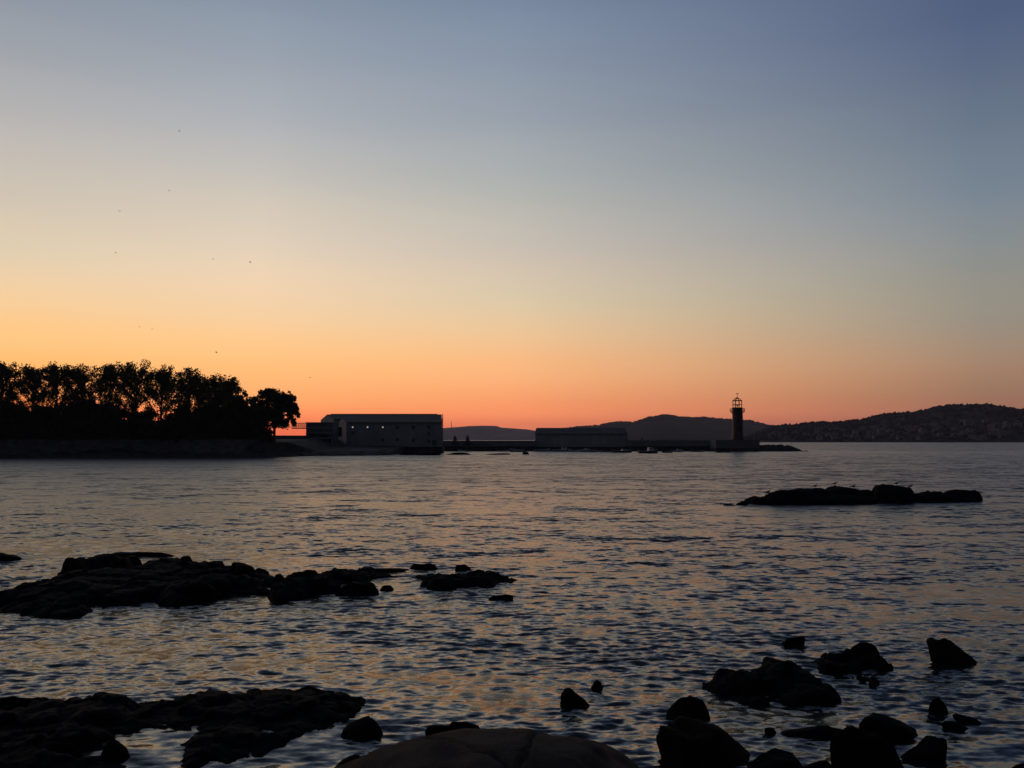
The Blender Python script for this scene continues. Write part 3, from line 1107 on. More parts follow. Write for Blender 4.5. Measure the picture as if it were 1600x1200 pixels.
# slipway
mb = MB()
p0, p1 = at(500, 699, 268), at(585, 704, 252)
q = [(p0.x, 270, 2.15), (p1.x + 3, 256, 1.45), (p1.x - 6, 252, 1.3), (p0.x - 1, 264, 1.95)]
mb.add(q + [(a, b2, c - 1.2) for a, b2, c in q], [(0, 1, 2, 3), (7, 6, 5, 4), (0, 4, 5, 1), (1, 5, 6, 2), (2, 6, 7, 3), (3, 7, 4, 0)])
o = mb.build('slipway', M['wall_stone'])
tag(o, 'pale sloping concrete slipway in front of the long hall', 'slipway')

# ------------------------------------------------------------------ pier
Yq = 345.0
ZT = Zp(688.6, Yq)


def pier_piece(name, xl, xr, Y, depth, ztop, label, bands=True, zmid=1.9, cat='pier', mat='pier_stone'):
    a, b3 = X(xl, Y), X(xr, Y)
    root = empty(name, ((a + b3) / 2, Y, 0))
    w = (b3 - a) / 2
    mb = MB()
    mb.box(-w, w, 0, depth, zmid, ztop)
    mb.build('wall', M[mat], root)
    mb = MB()
    mb.box(-w - .25, w + .25, -0.35, depth + .3, -2.0, zmid)
    mb.build('footing', M['pier_weed'], root)
    mb = MB()
    mb.box(-w - .1, w + .1, -0.15, depth + .1, ztop, ztop + 0.25)
    mb.build('coping', M[mat], root)
    tag(root, label, cat)
    return root


pier_piece('pier', 691, 838, Yq, 8, ZT - .25, 'dark stone pier stretch joining the long hall and the low hall')
pier_piece('pier', 979.5, 1119, Yq, 8, ZT - .1, 'dark stone pier stretch between the low hall and the lighthouse platform')
YL = 334.0
pier_piece('lighthouse_platform', 1118.6, 1187, YL, 13, Zp(687.6, YL) - .25, 'pale stone platform carrying the red lighthouse', zmid=1.2, cat='platform', mat='facade_dark')

# low second hall on the pier
Yl = 347.0
lh = empty('low_hall', (X(908, Yl), Yl, 0))
lx = lh.location.x
fx0, fx1 = X(836.5, Yl) - lx, X(978, Yl) - lx
ze, zr2 = Zp(678.2, Yl), Zp(669.6, Yl + 6)
mb = MB()
mb.add([(fx0, 0, 1.6), (fx1, 0, 1.6), (fx1, 12, 1.6), (fx0, 12, 1.6), (fx0, 0, ze), (fx1, 0, ze), (fx1, 12, ze), (fx0, 12, ze), (fx0 + .7, 6, zr2), (fx1, 6, zr2)],
       [(0, 1, 5, 4), (1, 2, 6, 9, 5), (2, 3, 7, 6), (3, 0, 4, 8, 7), (0, 3, 2, 1)])
mb.build('wall', M['facade'], lh)
mb = MB()
for (ya, yb2) in ((-.4, 6), (12.4, 6)):
    v = [(fx0 - .1, ya, ze - .1), (fx1, ya, ze - .1), (fx1, yb2, zr2 + .05), (fx0 + .6, yb2, zr2 + .05)]
    v += [(p[0], p[1], p[2] + .25) for p in v]
    mb.add(v, [(0, 3, 2, 1), (4, 5, 6, 7), (0, 1, 5, 4), (1, 2, 6, 5), (2, 3, 7, 6), (3, 0, 4, 7)])
mb.build('roof', M['roof'], lh)
mb = MB()
mb.prism([(-.5, 1.7), (12.5, 1.7), (12.5, ze + .7), (6, Zp(667.6, Yl + 6)), (-.5, ze + .7)], 'x', fx1 + .01, fx1 + .55)
mb.build('end_parapet', M['facade_dark'], lh)
mb = MB()
mb.box(fx0 - .3, fx1 + .7, -.9, 12.6, -2, 1.7)
mb.build('footing', M['pier_weed'], lh)
tag(lh, 'low gabled hall with dark roof standing on the pier near centre', 'building')

mb = MB()
mb.box(X(692, 340), X(775, 340), 339.4, Yq - .36, -2.0, 1.98)
o = mb.build('quay_step', M['pier_weed'])
tag(o, 'low dark quay step before the pier, under the two conifers', 'quay')
# two small pointed trees on the pier
for i, px in enumerate((711, 730.5)):
    Y = 341.5
    pt = at(px, 680.2 if i else 681, Y)
    g = np.random.default_rng(60 + i)
    root = empty('conifer', (pt.x, Y, 1.95))
    hh = pt.z - 1.95
    mb = MB()
    mb.tube([(0, 0, -.2), (0, 0, hh * .95)], [.14, .03], 6)
    mb.build('trunk', M['bark'], root)
    cs, rs, per = [], [], []
    for lev in np.linspace(0.15, 0.97, 9):
        r = 1.9 * (1 - lev) + .15
        for k in range(6):
            a = k * 1.047 + lev * 3
            cs.append((math.cos(a) * r * .6, math.sin(a) * r * .6, hh * lev))
            rs.append(r * .5 + .1)
            per.append(16)
    V_, F_ = leaf_cloud(cs, rs, per, .16, g, .5)
    link('crown', fast_mesh('crown', V_, F_, M['pine_leaf'], smooth=False), root)
    tag(root, ['small pointed conifer on the pier, closest to the long hall', 'small pointed conifer on the pier, farther from the long hall'][i], 'conifer', 'conifers on the pier')

# rubble end of the breakwater
xa, xb = X(1186, YL) - 1, X(1258, YL)
gx = np.linspace(xa, xb, 110)
gy = np.linspace(YL - 3.0, YL + 12, 70)
GX, GY = np.meshgrid(gx, gy, indexing='ij')
tt = (GX - xa) / (xb - xa)
crest = np.interp(tt, [0, .12, .4, .6, .75, .9, 1], [2.2, 2.3, 2.25, 2.4, 2.1, 1.0, -.3])
cross = np.interp(GY, [YL - 3, YL - 1.5, YL + 2, YL + 6, YL + 12], [-.4, 0.0, .85, 1.0, -.5])


def cells(Xc, Yc, size, seed, tilt=0.5):
    """blocky broken-stone relief: every cell a tilted flat stone"""
    gx_, gy_ = Xc / size, Yc / size
    ix, iy = np.floor(gx_), np.floor(gy_)
    best = np.full(Xc.shape, 1e9)
    val = np.zeros(Xc.shape)
    second = np.full(Xc.shape, 1e9)
    for dx in (-1, 0, 1):
        for dy in (-1, 0, 1):
            cx_, cy_ = ix + dx, iy + dy
            px_ = cx_ + 0.15 + .7 * _hash(cx_, cy_, cx_ * 0, seed)
            py_ = cy_ + 0.15 + .7 * _hash(cx_, cy_, cx_ * 0, seed + 1)
            d = (gx_ - px_) ** 2 + (gy_ - py_) ** 2
            hv = _hash(cx_, cy_, cx_ * 0, seed + 2) * 2 - 1 + tilt * ((gx_ - px_) * (_hash(cx_, cy_, cx_ * 0, seed + 3) * 2 - 1) + (gy_ - py_) * (_hash(cx_, cy_, cx_ * 0, seed + 4) * 2 - 1)) * 2
            m = d < best
            second = np.where(m, best, np.minimum(second, d))
            val = np.where(m, hv, val)
            best = np.where(m, d, best)
    edge = np.clip((np.sqrt(second) - np.sqrt(best)) / 0.18, 0, 1)
    return val, edge


cv, ce = cells(GX, GY, 1.25, 40)
GZ = crest * cross + (0.35 * cv - 0.35 * (1 - ce)) + .12 * fbm(GX, GY, seed=9)
GZ[:, 0] = -1
GZ[:, -1] = -1
o = link('rubble_mound', fast_mesh('rubble_mound', np.stack([GX, GY, GZ], -1).reshape(-1, 3), grid_quads(110, 70)[:, ::-1], M['shore'], smooth=False))
tag(o, 'low rubble stone mound ending the pier right of the lighthouse', 'rubble mound')
pp = at(1236.5, 696, YL + 4)
po = empty('marker_pole', (pp.x, YL + 4, 1.6))
mb = MB()
mb.tube([(0, 0, 0), (0, 0, Zp(688.4, YL + 4) - 1.6)], [.07, .05], 6)
mb.build('pole', M['dark_metal'], po)
mb = MB()
mb.tube([(0, 0, -.2), (0, 0, .15)], [.3, .25], 8)
mb.build('base', M['pier_stone'], po)
tag(po, 'thin marker pole standing on the rubble mound', 'pole')
pp = at(1003.5, 688.6, Yq + 2)
po = empty('bollard', (pp.x, Yq + 2, ZT + .15))
mb = MB()
mb.tube([(0, 0, -.05), (0, 0, .5), (0, 0, .62)], [.24, .19, .2], 10)
mb.build('post', M['dark_metal'], po)
mb = MB()
mb.tube([(0, 0, .62), (0, 0, .72), (0, 0, .86), (0, 0, .92)], [.2, .32, .32, .18], 10)
mb.build('cap', M['dark_metal'], po)
tag(po, 'small dark bollard on the pier top right of the low hall', 'bollard')

# ------------------------------------------------------------------ lighthouse
Yt = YL + 5.5
zp_ = Zp(687.6, YL)
lt = empty('lighthouse', (X(1153, Yt), Yt, zp_))


def zt_(py):
    return Zp(py, Yt) - zp_


px_m = Yt / F
R0 = 8.3 * px_m
mb = MB()
mb.tube([(0, 0, -.05), (0, 0, .35), (0, 0, .36), (0, 0, 1.4)], [2.95, 2.95, 2.45, 2.35], 24)
mb.build('plinth', M['red_paint'], lt)
mb = MB()
mb.tube([(0, 0, 1.4), (0, 0, zt_(660)), (0, 0, zt_(637.6))], [R0 * 1.03, R0 * .985, R0 * .95], 28)
mb.build('tower', M['red_paint'], lt)
mb = MB()
mb.box(-.45, .45, -R0 * 1.03 - .08, -R0 * .9, 1.4, 3.3)
mb.build('door', M['dark_metal'], lt)
for z in (4.6, 7.2, 9.6):
    mb = MB()
    mb.box(-.28, .28, -R0 * 1.0 - .1, -R0 * .8, z, z + .8)
    mb.build('window', M['opening'], lt)
mb = MB()
gz = zt_(643)
RG = 11.6 * px_m
mb.tube([(0, 0, gz - .12), (0, 0, gz + .06)], [RG, RG], 28)
mb.build('gallery_floor', M['dark_metal'], lt)
for k in range(8):
    a = k * math.pi / 4 + .2
    mb = MB()
    mb.tube([(math.cos(a) * R0 * .94, math.sin(a) * R0 * .94, gz - 1.0), (math.cos(a) * RG * .93, math.sin(a) * RG * .93, gz - .12)], [.07, .07], 5)
    mb.build('bracket', M['dark_metal'], lt)
gt = zt_(638.4)
for k in range(20):
    a = k * math.pi / 10
    mb = MB()
    mb.tube([(math.cos(a) * RG * .96, math.sin(a) * RG * .96, gz), (math.cos(a) * RG * .96, math.sin(a) * RG * .96, gt)], [.045, .045], 5)
    mb.build('railing_post', M['dark_metal'], lt)


def ring(mb, r, z, tr, n=28, m=6):
    v, f = [], []
    for i in range(n):
        a = 2 * math.pi * i / n
        for j in range(m):
            b5 = 2 * math.pi * j / m
            v.append((math.cos(a) * (r + tr * math.cos(b5)), math.sin(a) * (r + tr * math.cos(b5)), z + tr * math.sin(b5)))
    for i in range(n):
        for j in range(m):
            f.append((i * m + j, ((i + 1) % n) * m + j, ((i + 1) % n) * m + (j + 1) % m, i * m + (j + 1) % m))
    mb.add(v, f)


for z in (gt, (gt + gz) / 2):
    mb = MB()
    ring(mb, RG * .96, z, .06)
    mb.build('rail', M['dark_metal'], lt)
RLn = 7.1 * px_m
zl0, zl1, zlr = zt_(637.6), zt_(626), zt_(621.3)
mb = MB()
mb.tube([(0, 0, zl0), (0, 0, zl0 + .2)], [R0, R0 * .97], 28)
mb.build('lantern_sill', M['dark_metal'], lt)
for k in range(8):
    a = k * math.pi / 4 + .1
    c, s = math.cos(a), math.sin(a)
    mb = MB()
    mb.tube([(c * RLn, s * RLn, zl0), (c * RLn, s * RLn, zl1)], [.13, .13], 6)
    mb.build('lantern_post', M['dark_metal'], lt)
    mb = MB()
    mb.tube([(c * RLn, s * RLn, zl1), (c * RLn * .55, s * RLn * .55, zl1 + (zlr - zl1) * .62), (0, 0, zlr)], [.12, .11, .10], 6)
    mb.build('roof_rib', M['dark_metal'], lt)
for z, tr in ((zl1, .16), (zt_(632.4), .12)):
    mb = MB()
    ring(mb, RLn, z, tr)
    mb.build('lantern_ring', M['dark_metal'], lt)
mb = MB()
ring(mb, RLn * .52, zl1 + (zlr - zl1) * .64, .09)
mb.build('roof_ring', M['dark_metal'], lt)
mb = MB()
mb.tube([(0, 0, zl0), (0, 0, zl0 + .7), (0, 0, zl0 + .72), (0, 0, zl0 + 1.3), (0, 0, zl0 + 1.35)], [.10, .10, .28, .28, .05], 10)
mb.build('lamp', M['dark_metal'], lt)
mb = MB()
mb.tube([(0, 0, zlr - .1), (0, 0, zlr + .2), (0, 0, zlr + .45), (0, 0, zt_(615.2))], [.2, .26, .08, .05], 8)
mb.build('finial', M['dark_metal'], lt)
zv = zt_(615.4)
mb = MB()
mb.prism([(-.55, zv - .07), (.25, zv - .07), (.25, zv - .2), (.75, zv + .02), (.25, zv + .26), (.25, zv + .1), (-.1, zv + .22), (-.55, zv + .12)], 'y', -.05, .05)
mb.build('weather_vane', M['dark_metal'], lt)
tag(lt, 'dark red lighthouse tower with open lantern cage and railed gallery', 'lighthouse')


# ------------------------------------------------------------------ boats
def boat(px, py, length, rz, label, style, hull_mat, freeboard=.75):
    p = on_z(px, py)
    root = empty('moored_boat', (p.x, p.y, 0), rz)
    Ls = np.linspace(-.5, .5, 9)
    bw = length * .17
    wid = [.82, .92, .98, 1.0, .98, .88, .66, .36, .03]
    sh = [.92, .9, .9, .92, .96, 1.02, 1.12, 1.24, 1.36]
    v, f = [], []
    for i, l in enumerate(Ls):
        w = bw * wid[i]
        zt0 = freeboard * sh[i]
        for (yy, zz) in ((-w, zt0), (-w * .93, zt0 * .4), (-w * .55, -.18), (0, -.28), (w * .55, -.18), (w * .93, zt0 * .4), (w, zt0)):
            v.append((l * length + (zz * .25 if i == 8 else 0), yy, zz))
    for i in range(8):
        for k in range(6):
            f.append((i * 7 + k, i * 7 + k + 1, i * 7 + 8 + k, i * 7 + 7 + k))
    f.append(tuple(range(7)))
    mb = MB()
    mb.add(v, f)
    hull = mb.build('hull', M[hull_mat], root, smooth=False)
    mb = MB()
    for s in (-1, 1):
        mb.tube([(l * length, s * bw * wid[i], freeboard * sh[i]) for i, l in enumerate(Ls)], [.05] * 9, 5)
    mb.build('gunwale', M['boat_white' if style != 'dinghy' else 'boat_inside'], hull)
    mb = MB()
    v = []
    for i, l in enumerate(Ls):
        zf = freeboard * (.35 if i < 5 else sh[i] * .97)
        v += [(l * length, -bw * wid[i] * .93, zf), (l * length, bw * wid[i] * .93, zf)]
    mb.add(v, [(2 * i, 2 * i + 1, 2 * i + 3, 2 * i + 2) for i in range(8)])
    mb.build('deck', M['boat_inside'], root)
    mb = MB()
    for q in (-.25, .05):
        mb.box(q * length - .14, q * length + .14, -bw * .85, bw * .85, freeboard * .62, freeboard * .7)
    mb.build('thwart', M['boat_inside'], root)
    if style in ('cuddy', 'cabin'):
        hc = .55 if style == 'cuddy' else 1.15
        z0 = freeboard * .9
        mb = MB()
        mb.add([(-.02 * length, -bw * .7, z0), (.34 * length, -bw * .45, z0), (.34 * length, bw * .45, z0), (-.02 * length, bw * .7, z0),
                (.0 * length, -bw * .6, z0 + hc), (.20 * length, -bw * .45, z0 + hc), (.20 * length, bw * .45, z0 + hc), (.0 * length, bw * .6, z0 + hc)],
               [(0, 3, 2, 1), (4, 5, 6, 7), (0, 1, 5, 4), (1, 2, 6, 5), (2, 3, 7, 6), (3, 0, 4, 7)])
        cab = mb.build('cabin', M['boat_white'], root)
        mb = MB()
        for s in (-1, 1):
            mb.add([(.03 * length, s * bw * .665, z0 + hc * .5), (.2 * length, s * bw * .52, z0 + hc * .5), (.18 * length, s * bw * .475, z0 + hc * .88), (.03 * length, s * bw * .625, z0 + hc * .88)],
                   [(0, 1, 2, 3)])
        mb.build('window', M['opening'], cab)
    if style in ('cuddy', 'open'):
        mb = MB()
        z0 = freeboard * (.9 if style == 'open' else .9 + .6)
        mb.tube([(-.06 * length, -bw * .6, z0), (-.02 * length, -bw * .55, z0 + .5), (-.02 * length, bw * .55, z0 + .5), (-.06 * length, bw * .6, z0)], [.03] * 4, 5)
        mb.build('windscreen_frame', M['dark_metal'], root)
    mb = MB()
    mb.box(-.5 * length - .32, -.5 * length - .02, -.16, .16, freeboard * .7, freeboard + .55)
    mb.tube([(-.5 * length - .18, 0, freeboard * .75), (-.5 * length - .2, 0, -.3)], [.08, .06], 6)
    mb.build('outboard_motor', M['boat_dark'], root)
    tag(root, label, 'boat', 'small boats moored along the pier')


boat(703, 704.6, 5.2, 0.1, 'small dark boat moored by the right corner of the long hall', 'dinghy', 'boat_blue')
boat(808, 706.2, 5.2, 3.0, 'blue-grey open boat just left of the low hall', 'open', 'boat_blue', .95)
boat(847, 705.4, 6.4, 0.15, 'slim blue-grey motorboat below the left end of the low hall', 'open', 'boat_blue')
boat(878, 705.6, 7.2, 0.05, 'cabin boat below the middle of the low hall', 'cabin', 'boat_blue')
boat(920, 706.4, 5.4, 3.3, 'low cuddy boat below the right half of the low hall', 'cuddy', 'boat_blue')
boat(972, 707.2, 6.8, 0.15, 'dark hulled boat with pale cuddy at the right end of the low hall', 'cuddy', 'boat_dark')
boat(1013, 708.2, 6.6, 0.25, 'largest moored boat, dark hull with pale cabin, before the right pier', 'cabin', 'boat_dark', .85)
boat(1042, 707.4, 3.4, 3.2, 'tiny dark dinghy right of the largest moored boat', 'dinghy', 'boat_dark', .5)
boat(1058, 706.0, 4.6, 0.1, 'pale low motorboat close under the right pier wall', 'cuddy', 'boat_blue', .55)
boat(1130, 707.2, 5.0, 3.14, 'flat dark dinghy below the lighthouse platform left corner', 'dinghy', 'boat_dark', .5)

boat(724, 705.2, 4.2, 3.1, 'small pale dinghy in front of the two conifers', 'dinghy', 'boat_white', .5)
boat(786, 705.4, 4.4, 0.2, 'tiny white dinghy left of the blue-grey open boat', 'dinghy', 'boat_white', .45)
boat(897, 706.0, 4.6, 0.0, 'pale open boat between cabin boat and low cuddy boat', 'open', 'boat_white', .55)
boat(946, 706.6, 4.6, 3.2, 'small blue-grey dinghy left of the dark hulled cuddy boat', 'dinghy', 'boat_blue', .5)
boat(1090, 706.3, 4.4, 0.1, 'lone pale dinghy midway along the right pier wall', 'dinghy', 'boat_white', .42)

# ------------------------------------------------------------------ rocks
ICO = {4: ico(4), 5: ico(5)}


def boulder(label, xl, xr, yb, yt, seed, mat='wet_rock', depth=.8, tilt=0.0, planes=10, k=20, sub=4, noise=.12, group=None, name='rock', wedge=None, htop=None, cat='rock'):
    """one faceted boulder standing in the water, its waterline front at yb and its top seen at yt"""
    g = np.random.default_rng(seed)
    pf = on_z((xl + xr) / 2, yb)
    w = (xr - xl) / F * pf.y / CP
    dp = w * depth
    d_ridge = pf.y + dp * .62
    ht = at((xl + xr) / 2, yt, d_ridge).z if htop is None else htop
    ht = max(ht, 0.10)
    D, Fc = ICO[sub]
    N = g.standard_normal((planes, 3))
    N[:, 2] = np.abs(N[:, 2]) * .7 + .05
    N /= np.linalg.norm(N, axis=1)[:, None]
    N = np.concatenate([N, np.array([[tilt + g.normal(0, .15), -.15, 1.0], [0, 0, -1]])])
    N /= np.linalg.norm(N, axis=1)[:, None]
    pd = np.concatenate([.72 + .5 * g.random(planes), [.8, 1]])
    dots = np.concatenate([np.maximum(D @ N.T, 0) / pd, np.full((len(D), 1), .82)], 1)
    r = (dots ** k).sum(1) ** (-1.0 / k)
    Pn = D * r[:, None]
    n1 = fbm(D[:, 0] * 1.7 + seed, D[:, 1] * 1.7, D[:, 2] * 1.7, octs=6, seed=seed, gain=.66)
    n2 = 1 - np.abs(fbm(D[:, 0] * 3.3 + seed, D[:, 1] * 3.3, D[:, 2] * 3.3, octs=4, seed=seed + 3))
    Pn = Pn * (1 + noise * 1.9 * n1 + noise * .5 * (n2 - .8))[:, None]
    Pn[:, 0] += Pn[:, 2] * g.normal(0, .35)
    Pn = Pn * (1 + .22 * fbm(D[:, 0] * .9 + seed * 3.1, D[:, 1] * .9, D[:, 2] * .9, octs=2, seed=seed + 8))[:, None]
    Pn[:, 0] -= (Pn[:, 0].max() + Pn[:, 0].min()) / 2
    Pn[:, 1] -= (Pn[:, 1].max() + Pn[:, 1].min()) / 2
    mx = np.abs(Pn).max(0)
    Pn = Pn / np.array([mx[0], mx[1], 1.0])
    wd = g.normal(0, .22) if wedge is None else wedge * .8
    Pn[:, 2] = np.where(Pn[:, 2] > -.3, (Pn[:, 2] + .3) * (1 - wd * Pn[:, 0] + g.normal(0, .12) * Pn[:, 1]) - .3, Pn[:, 2])
    zmax = Pn[:, 2].max()
    sink = .95 * ht + .12
    zs = (ht + sink) / (zmax + 1.0)
    V_ = np.stack([Pn[:, 0] * w / 2, Pn[:, 1] * dp / 2, (Pn[:, 2] + 1.0) * zs - sink], -1)
    # true size: what stands above the water spans the rock's measured width and height
    oy_ = pf.y + dp * .45
    for _ in range(4):
        up = V_[:, 2] > .015
        if up.sum() < 8:
            break
        A_ = V_[up]
        dz_ = (A_[:, 1] + oy_) * CP + (A_[:, 2] - H) * SP
        pxs = 800 + F * (A_[:, 0] + pf.x) / dz_
        pys = 600 - F * ((A_[:, 2] - H) * CP - (A_[:, 1] + oy_) * SP) / dz_
        m_ = oy_ / F
        fx_ = min(max((xr - xl) / (pxs.max() - pxs.min()), .6), 1.6)
        V_[:, 0] = (V_[:, 0] + ((xl + xr) / 2 - (pxs.max() + pxs.min()) / 2) * m_) * fx_
        oy_ += min(max((pys.max() - yb) * .7 * oy_ * oy_ / (H * F), -.3), .3)
        if htop is None:
            V_[:, 2] = np.where(V_[:, 2] > 0, V_[:, 2] * min(max(1 + (pys.min() - yt) * m_ / max(A_[:, 2].max(), .05), .55), 1.5), V_[:, 2])
    me_ = fast_mesh(name, V_, Fc, M[mat], smooth=False)
    o = link(name, me_)
    o.location = (pf.x, oy_, 0)
    tag(o, label, cat, group)
    return o


def ledge(label, lumps, seed, mat='wet_rock', step=.06, name='rock_ledge', cat='rock ledge', pool=None, cell=.75, rough=.07, block=.14, low=-.35):
    """one outcrop: a height field that joins flat-topped tilted lumps; lumps are (xl, xr, yb, yt[, depth])"""
    g = np.random.default_rng(seed)
    specs = []
    for lp in lumps:
        xl, xr, yb, yt = lp[:4]
        pf = on_z((xl + xr) / 2, yb)
        w = (xr - xl) / F * pf.y / CP
        dp = lp[4] if len(lp) > 4 else w * .7
        ht = max(at((xl + xr) / 2, yt, pf.y + dp * .8).z, .08)
        pls = []
        nside = 8
        for q in range(nside):
            a = 2 * math.pi * (q + g.random() * .6) / nside
            pls.append((math.cos(a), math.sin(a), .85 + .2 * g.random(), .16 + .35 * g.random()))
        specs.append((pf.x, pf.y + dp / 2, w / 2, dp / 2, ht, pls, g.normal(0, .05, 2)))
    x0 = min(s[0] - s[2] for s in specs) - .6
    x1 = max(s[0] + s[2] for s in specs) + .6
    y0 = min(s[1] - s[3] for s in specs) - .6
    y1 = max(s[1] + s[3] for s in specs) + .6
    nx, ny = int((x1 - x0) / step) + 2, int((y1 - y0) / step) + 2
    gx_, gy_ = np.linspace(x0, x1, nx), np.linspace(y0, y1, ny)
    GX_, GY_ = np.meshgrid(gx_, gy_, indexing='ij')
    wx = GX_ + .38 * fbm(GX_ * 1.1, GY_ * 1.1, octs=5, seed=seed + 1, gain=.6)
    wy = GY_ + .38 * fbm(GX_ * 1.1, GY_ * 1.1, octs=5, seed=seed + 2, gain=.6)
    wx, wy = wx - (wx - GX_).mean(), wy - (wy - GY_).mean()
    cv_, ce_ = cells(wx, wy, cell, seed + 50)
    acc = np.zeros(GX_.shape)
    KS = 22.0
    for (cx_, cy_, rx, ry, ht, pls, tl) in specs:
        ux, uy = (wx - cx_) / rx, (wy - cy_) / ry
        rho = 0
        for (ca, sa, pdist, soft) in pls:
            rho = rho + np.maximum((ux * ca + uy * sa) / pdist, 0) ** 6
        rho = rho ** (1 / 6)
        z = ht * (1.0 - np.clip(rho, 0, 1.5) ** 5) + (tl[0] * ux + tl[1] * uy) * ht * np.clip(1.2 - rho, 0, 1)
        acc += np.exp(KS * np.maximum(z, -.9))
    Zs = np.log(acc + 1e-9) / KS
    Zs = np.maximum(Zs, -.6)
    live = np.clip((Zs + .35) / .4, 0, 1)
    rdg = 1 - np.abs(fbm(GX_ * .8 + 5, GY_ * 1.1, octs=5, seed=seed + 9, gain=.55)) * 2
    Zs = Zs + live * (block * (cv_ * .7 - (1 - ce_) * .5) + rough * 1.5 * fbm(GX_ * 1.3, GY_ * 1.3, octs=7, seed=seed + 7, gain=.7) + rough * 1.1 * (rdg - .55))
    if pool:
        for (px, py, rx, ry) in pool:
            c = on_z(px, py)
            m = np.exp(-(((GX_ - c.x) / rx) ** 2 + ((GY_ - c.y) / ry) ** 2) ** 2)
            Zs = Zs * (1 - m) + (-.3) * m
    V_ = np.stack([GX_, GY_, Zs], -1).reshape(-1, 3)
    Q = grid_quads(nx, ny)[:, ::-1]
    keep = (V_[Q][:, :, 2] > -.24).any(1)
    Q = Q[keep]
    used, inv = np.unique(Q.ravel(), return_inverse=True)
    V_ = V_[used]
    c = V_.mean(0) * np.array([1, 1, 0])
    o = link(name, fast_mesh(name, V_ - c, inv.reshape(-1, 4), M[mat], smooth=False))
    o.location = c
    tag(o, label, cat)
    return o, specs


# mid-left ledge
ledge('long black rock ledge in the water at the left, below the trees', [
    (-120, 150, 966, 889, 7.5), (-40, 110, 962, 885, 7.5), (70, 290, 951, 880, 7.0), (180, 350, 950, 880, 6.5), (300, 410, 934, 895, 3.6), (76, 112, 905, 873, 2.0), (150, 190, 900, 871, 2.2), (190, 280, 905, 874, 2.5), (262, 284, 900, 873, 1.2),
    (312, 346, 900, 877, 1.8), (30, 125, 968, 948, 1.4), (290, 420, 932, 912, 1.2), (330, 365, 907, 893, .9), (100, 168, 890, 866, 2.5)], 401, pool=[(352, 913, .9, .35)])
boulder('broad low rock at the far left edge, beyond the long ledge', -30, 34, 876, 863, 402, depth=.6)
boulder('rounded boulder in the gap behind the right end of the long ledge', 348, 397, 899, 883, 403, depth=.7)
boulder('small square rock right of the rounded boulder behind the long ledge', 394, 421, 899, 887, 404, depth=.8)
boulder('thin rock slab awash farthest behind the long ledge', 168, 270, 870, 864.5, 405, depth=.35, htop=.16)
ledge('blunt black outcrop right of the tide pool at the ledge end', [(400, 480, 942, 895, 3.2), (408, 512, 938, 891, 3.2), (375, 425, 918, 903, 1.2), (470, 530, 930, 908, 1.6)], 406, cell=.6)
ledge('low flat outcrop behind the blunt outcrop, centre left', [(484, 545, 914, 889, 2.6), (510, 588, 912, 888.5, 2.4), (545, 604, 907, 897, 1.4), (480, 540, 920, 900, 1.6)], 407, cell=.5)
boulder('rounded low rock before the flat outcrop, centre left', 524, 592, 929, 908, 408, depth=.6)
boulder('little pointed rock alone right of the rounded low rock', 594, 615, 922, 914, 409)
boulder('rock bump awash beyond the flat outcrop, left of centre', 560, 640, 893.5, 889, 410, depth=.4, htop=.10)
boulder('low dark rock beyond the paired outcrop, near centre', 640, 683, 889, 880, 411, depth=.6)
boulder('small rock beside the low dark rock near centre', 711, 736, 891, 881.5, 412, depth=.6)
ledge('pointed double outcrop in the water near the picture centre', [(655, 716, 923, 899, 2.2), (690, 790, 919, 894, 2.2), (730, 810, 914, 902, 1.2), (648, 705, 908, 897, 1.2)], 413, cell=.5)
boulder('rock just breaking the surface right of the double outcrop', 764, 802, 937, 928, 414, depth=.5, htop=.14)
# islet on the right
isl, isl_specs = ledge('long dark islet with resting gulls on the right', [
    (1166, 1400, 789, 773, 3.6), (1360, 1556, 786, 772, 3.4), (1168, 1230, 789, 776, 3.0), (1195, 1300, 789, 765.5, 3.8), (1235, 1330, 787.5, 762.5, 4.2), (1295, 1372, 786, 760.5, 4.0), (1350, 1392, 785, 766, 3.4), (1376, 1454, 787, 756.5, 4.4), (1446, 1490, 785, 767, 2.6),
    (1484, 1552, 784, 764.5, 3.0)], 420, step=.09, name='rock_islet', cat='rock islet', cell=1.1, rough=.10, block=.08)
boulder('small rock off the left tip of the islet', 1150, 1170, 788.5, 782.5, 421, depth=.7)
boulder('tiny rock awash farthest left of the islet', 1130, 1150, 789.5, 786, 422, depth=.6, htop=.1)
# rocks off the hall
ledge('black rock awash off the right half of the long hall', [(622, 665, 711, 706, 3), (645, 690, 711.4, 705.6, 3.5)], 430, step=.22, cell=1.2, rough=.12, low=-.5)
boulder('flat black rock right of the long hall, nearer than the boats', 697, 736, 710.6, 706.8, 431, depth=.4)
boulder('low flat rock left of the blue-grey open boat', 760, 798, 710.4, 708, 432, depth=.35)
boulder('small pointed rock below the blue-grey open boat', 816, 827, 710, 705.6, 433, depth=.6)

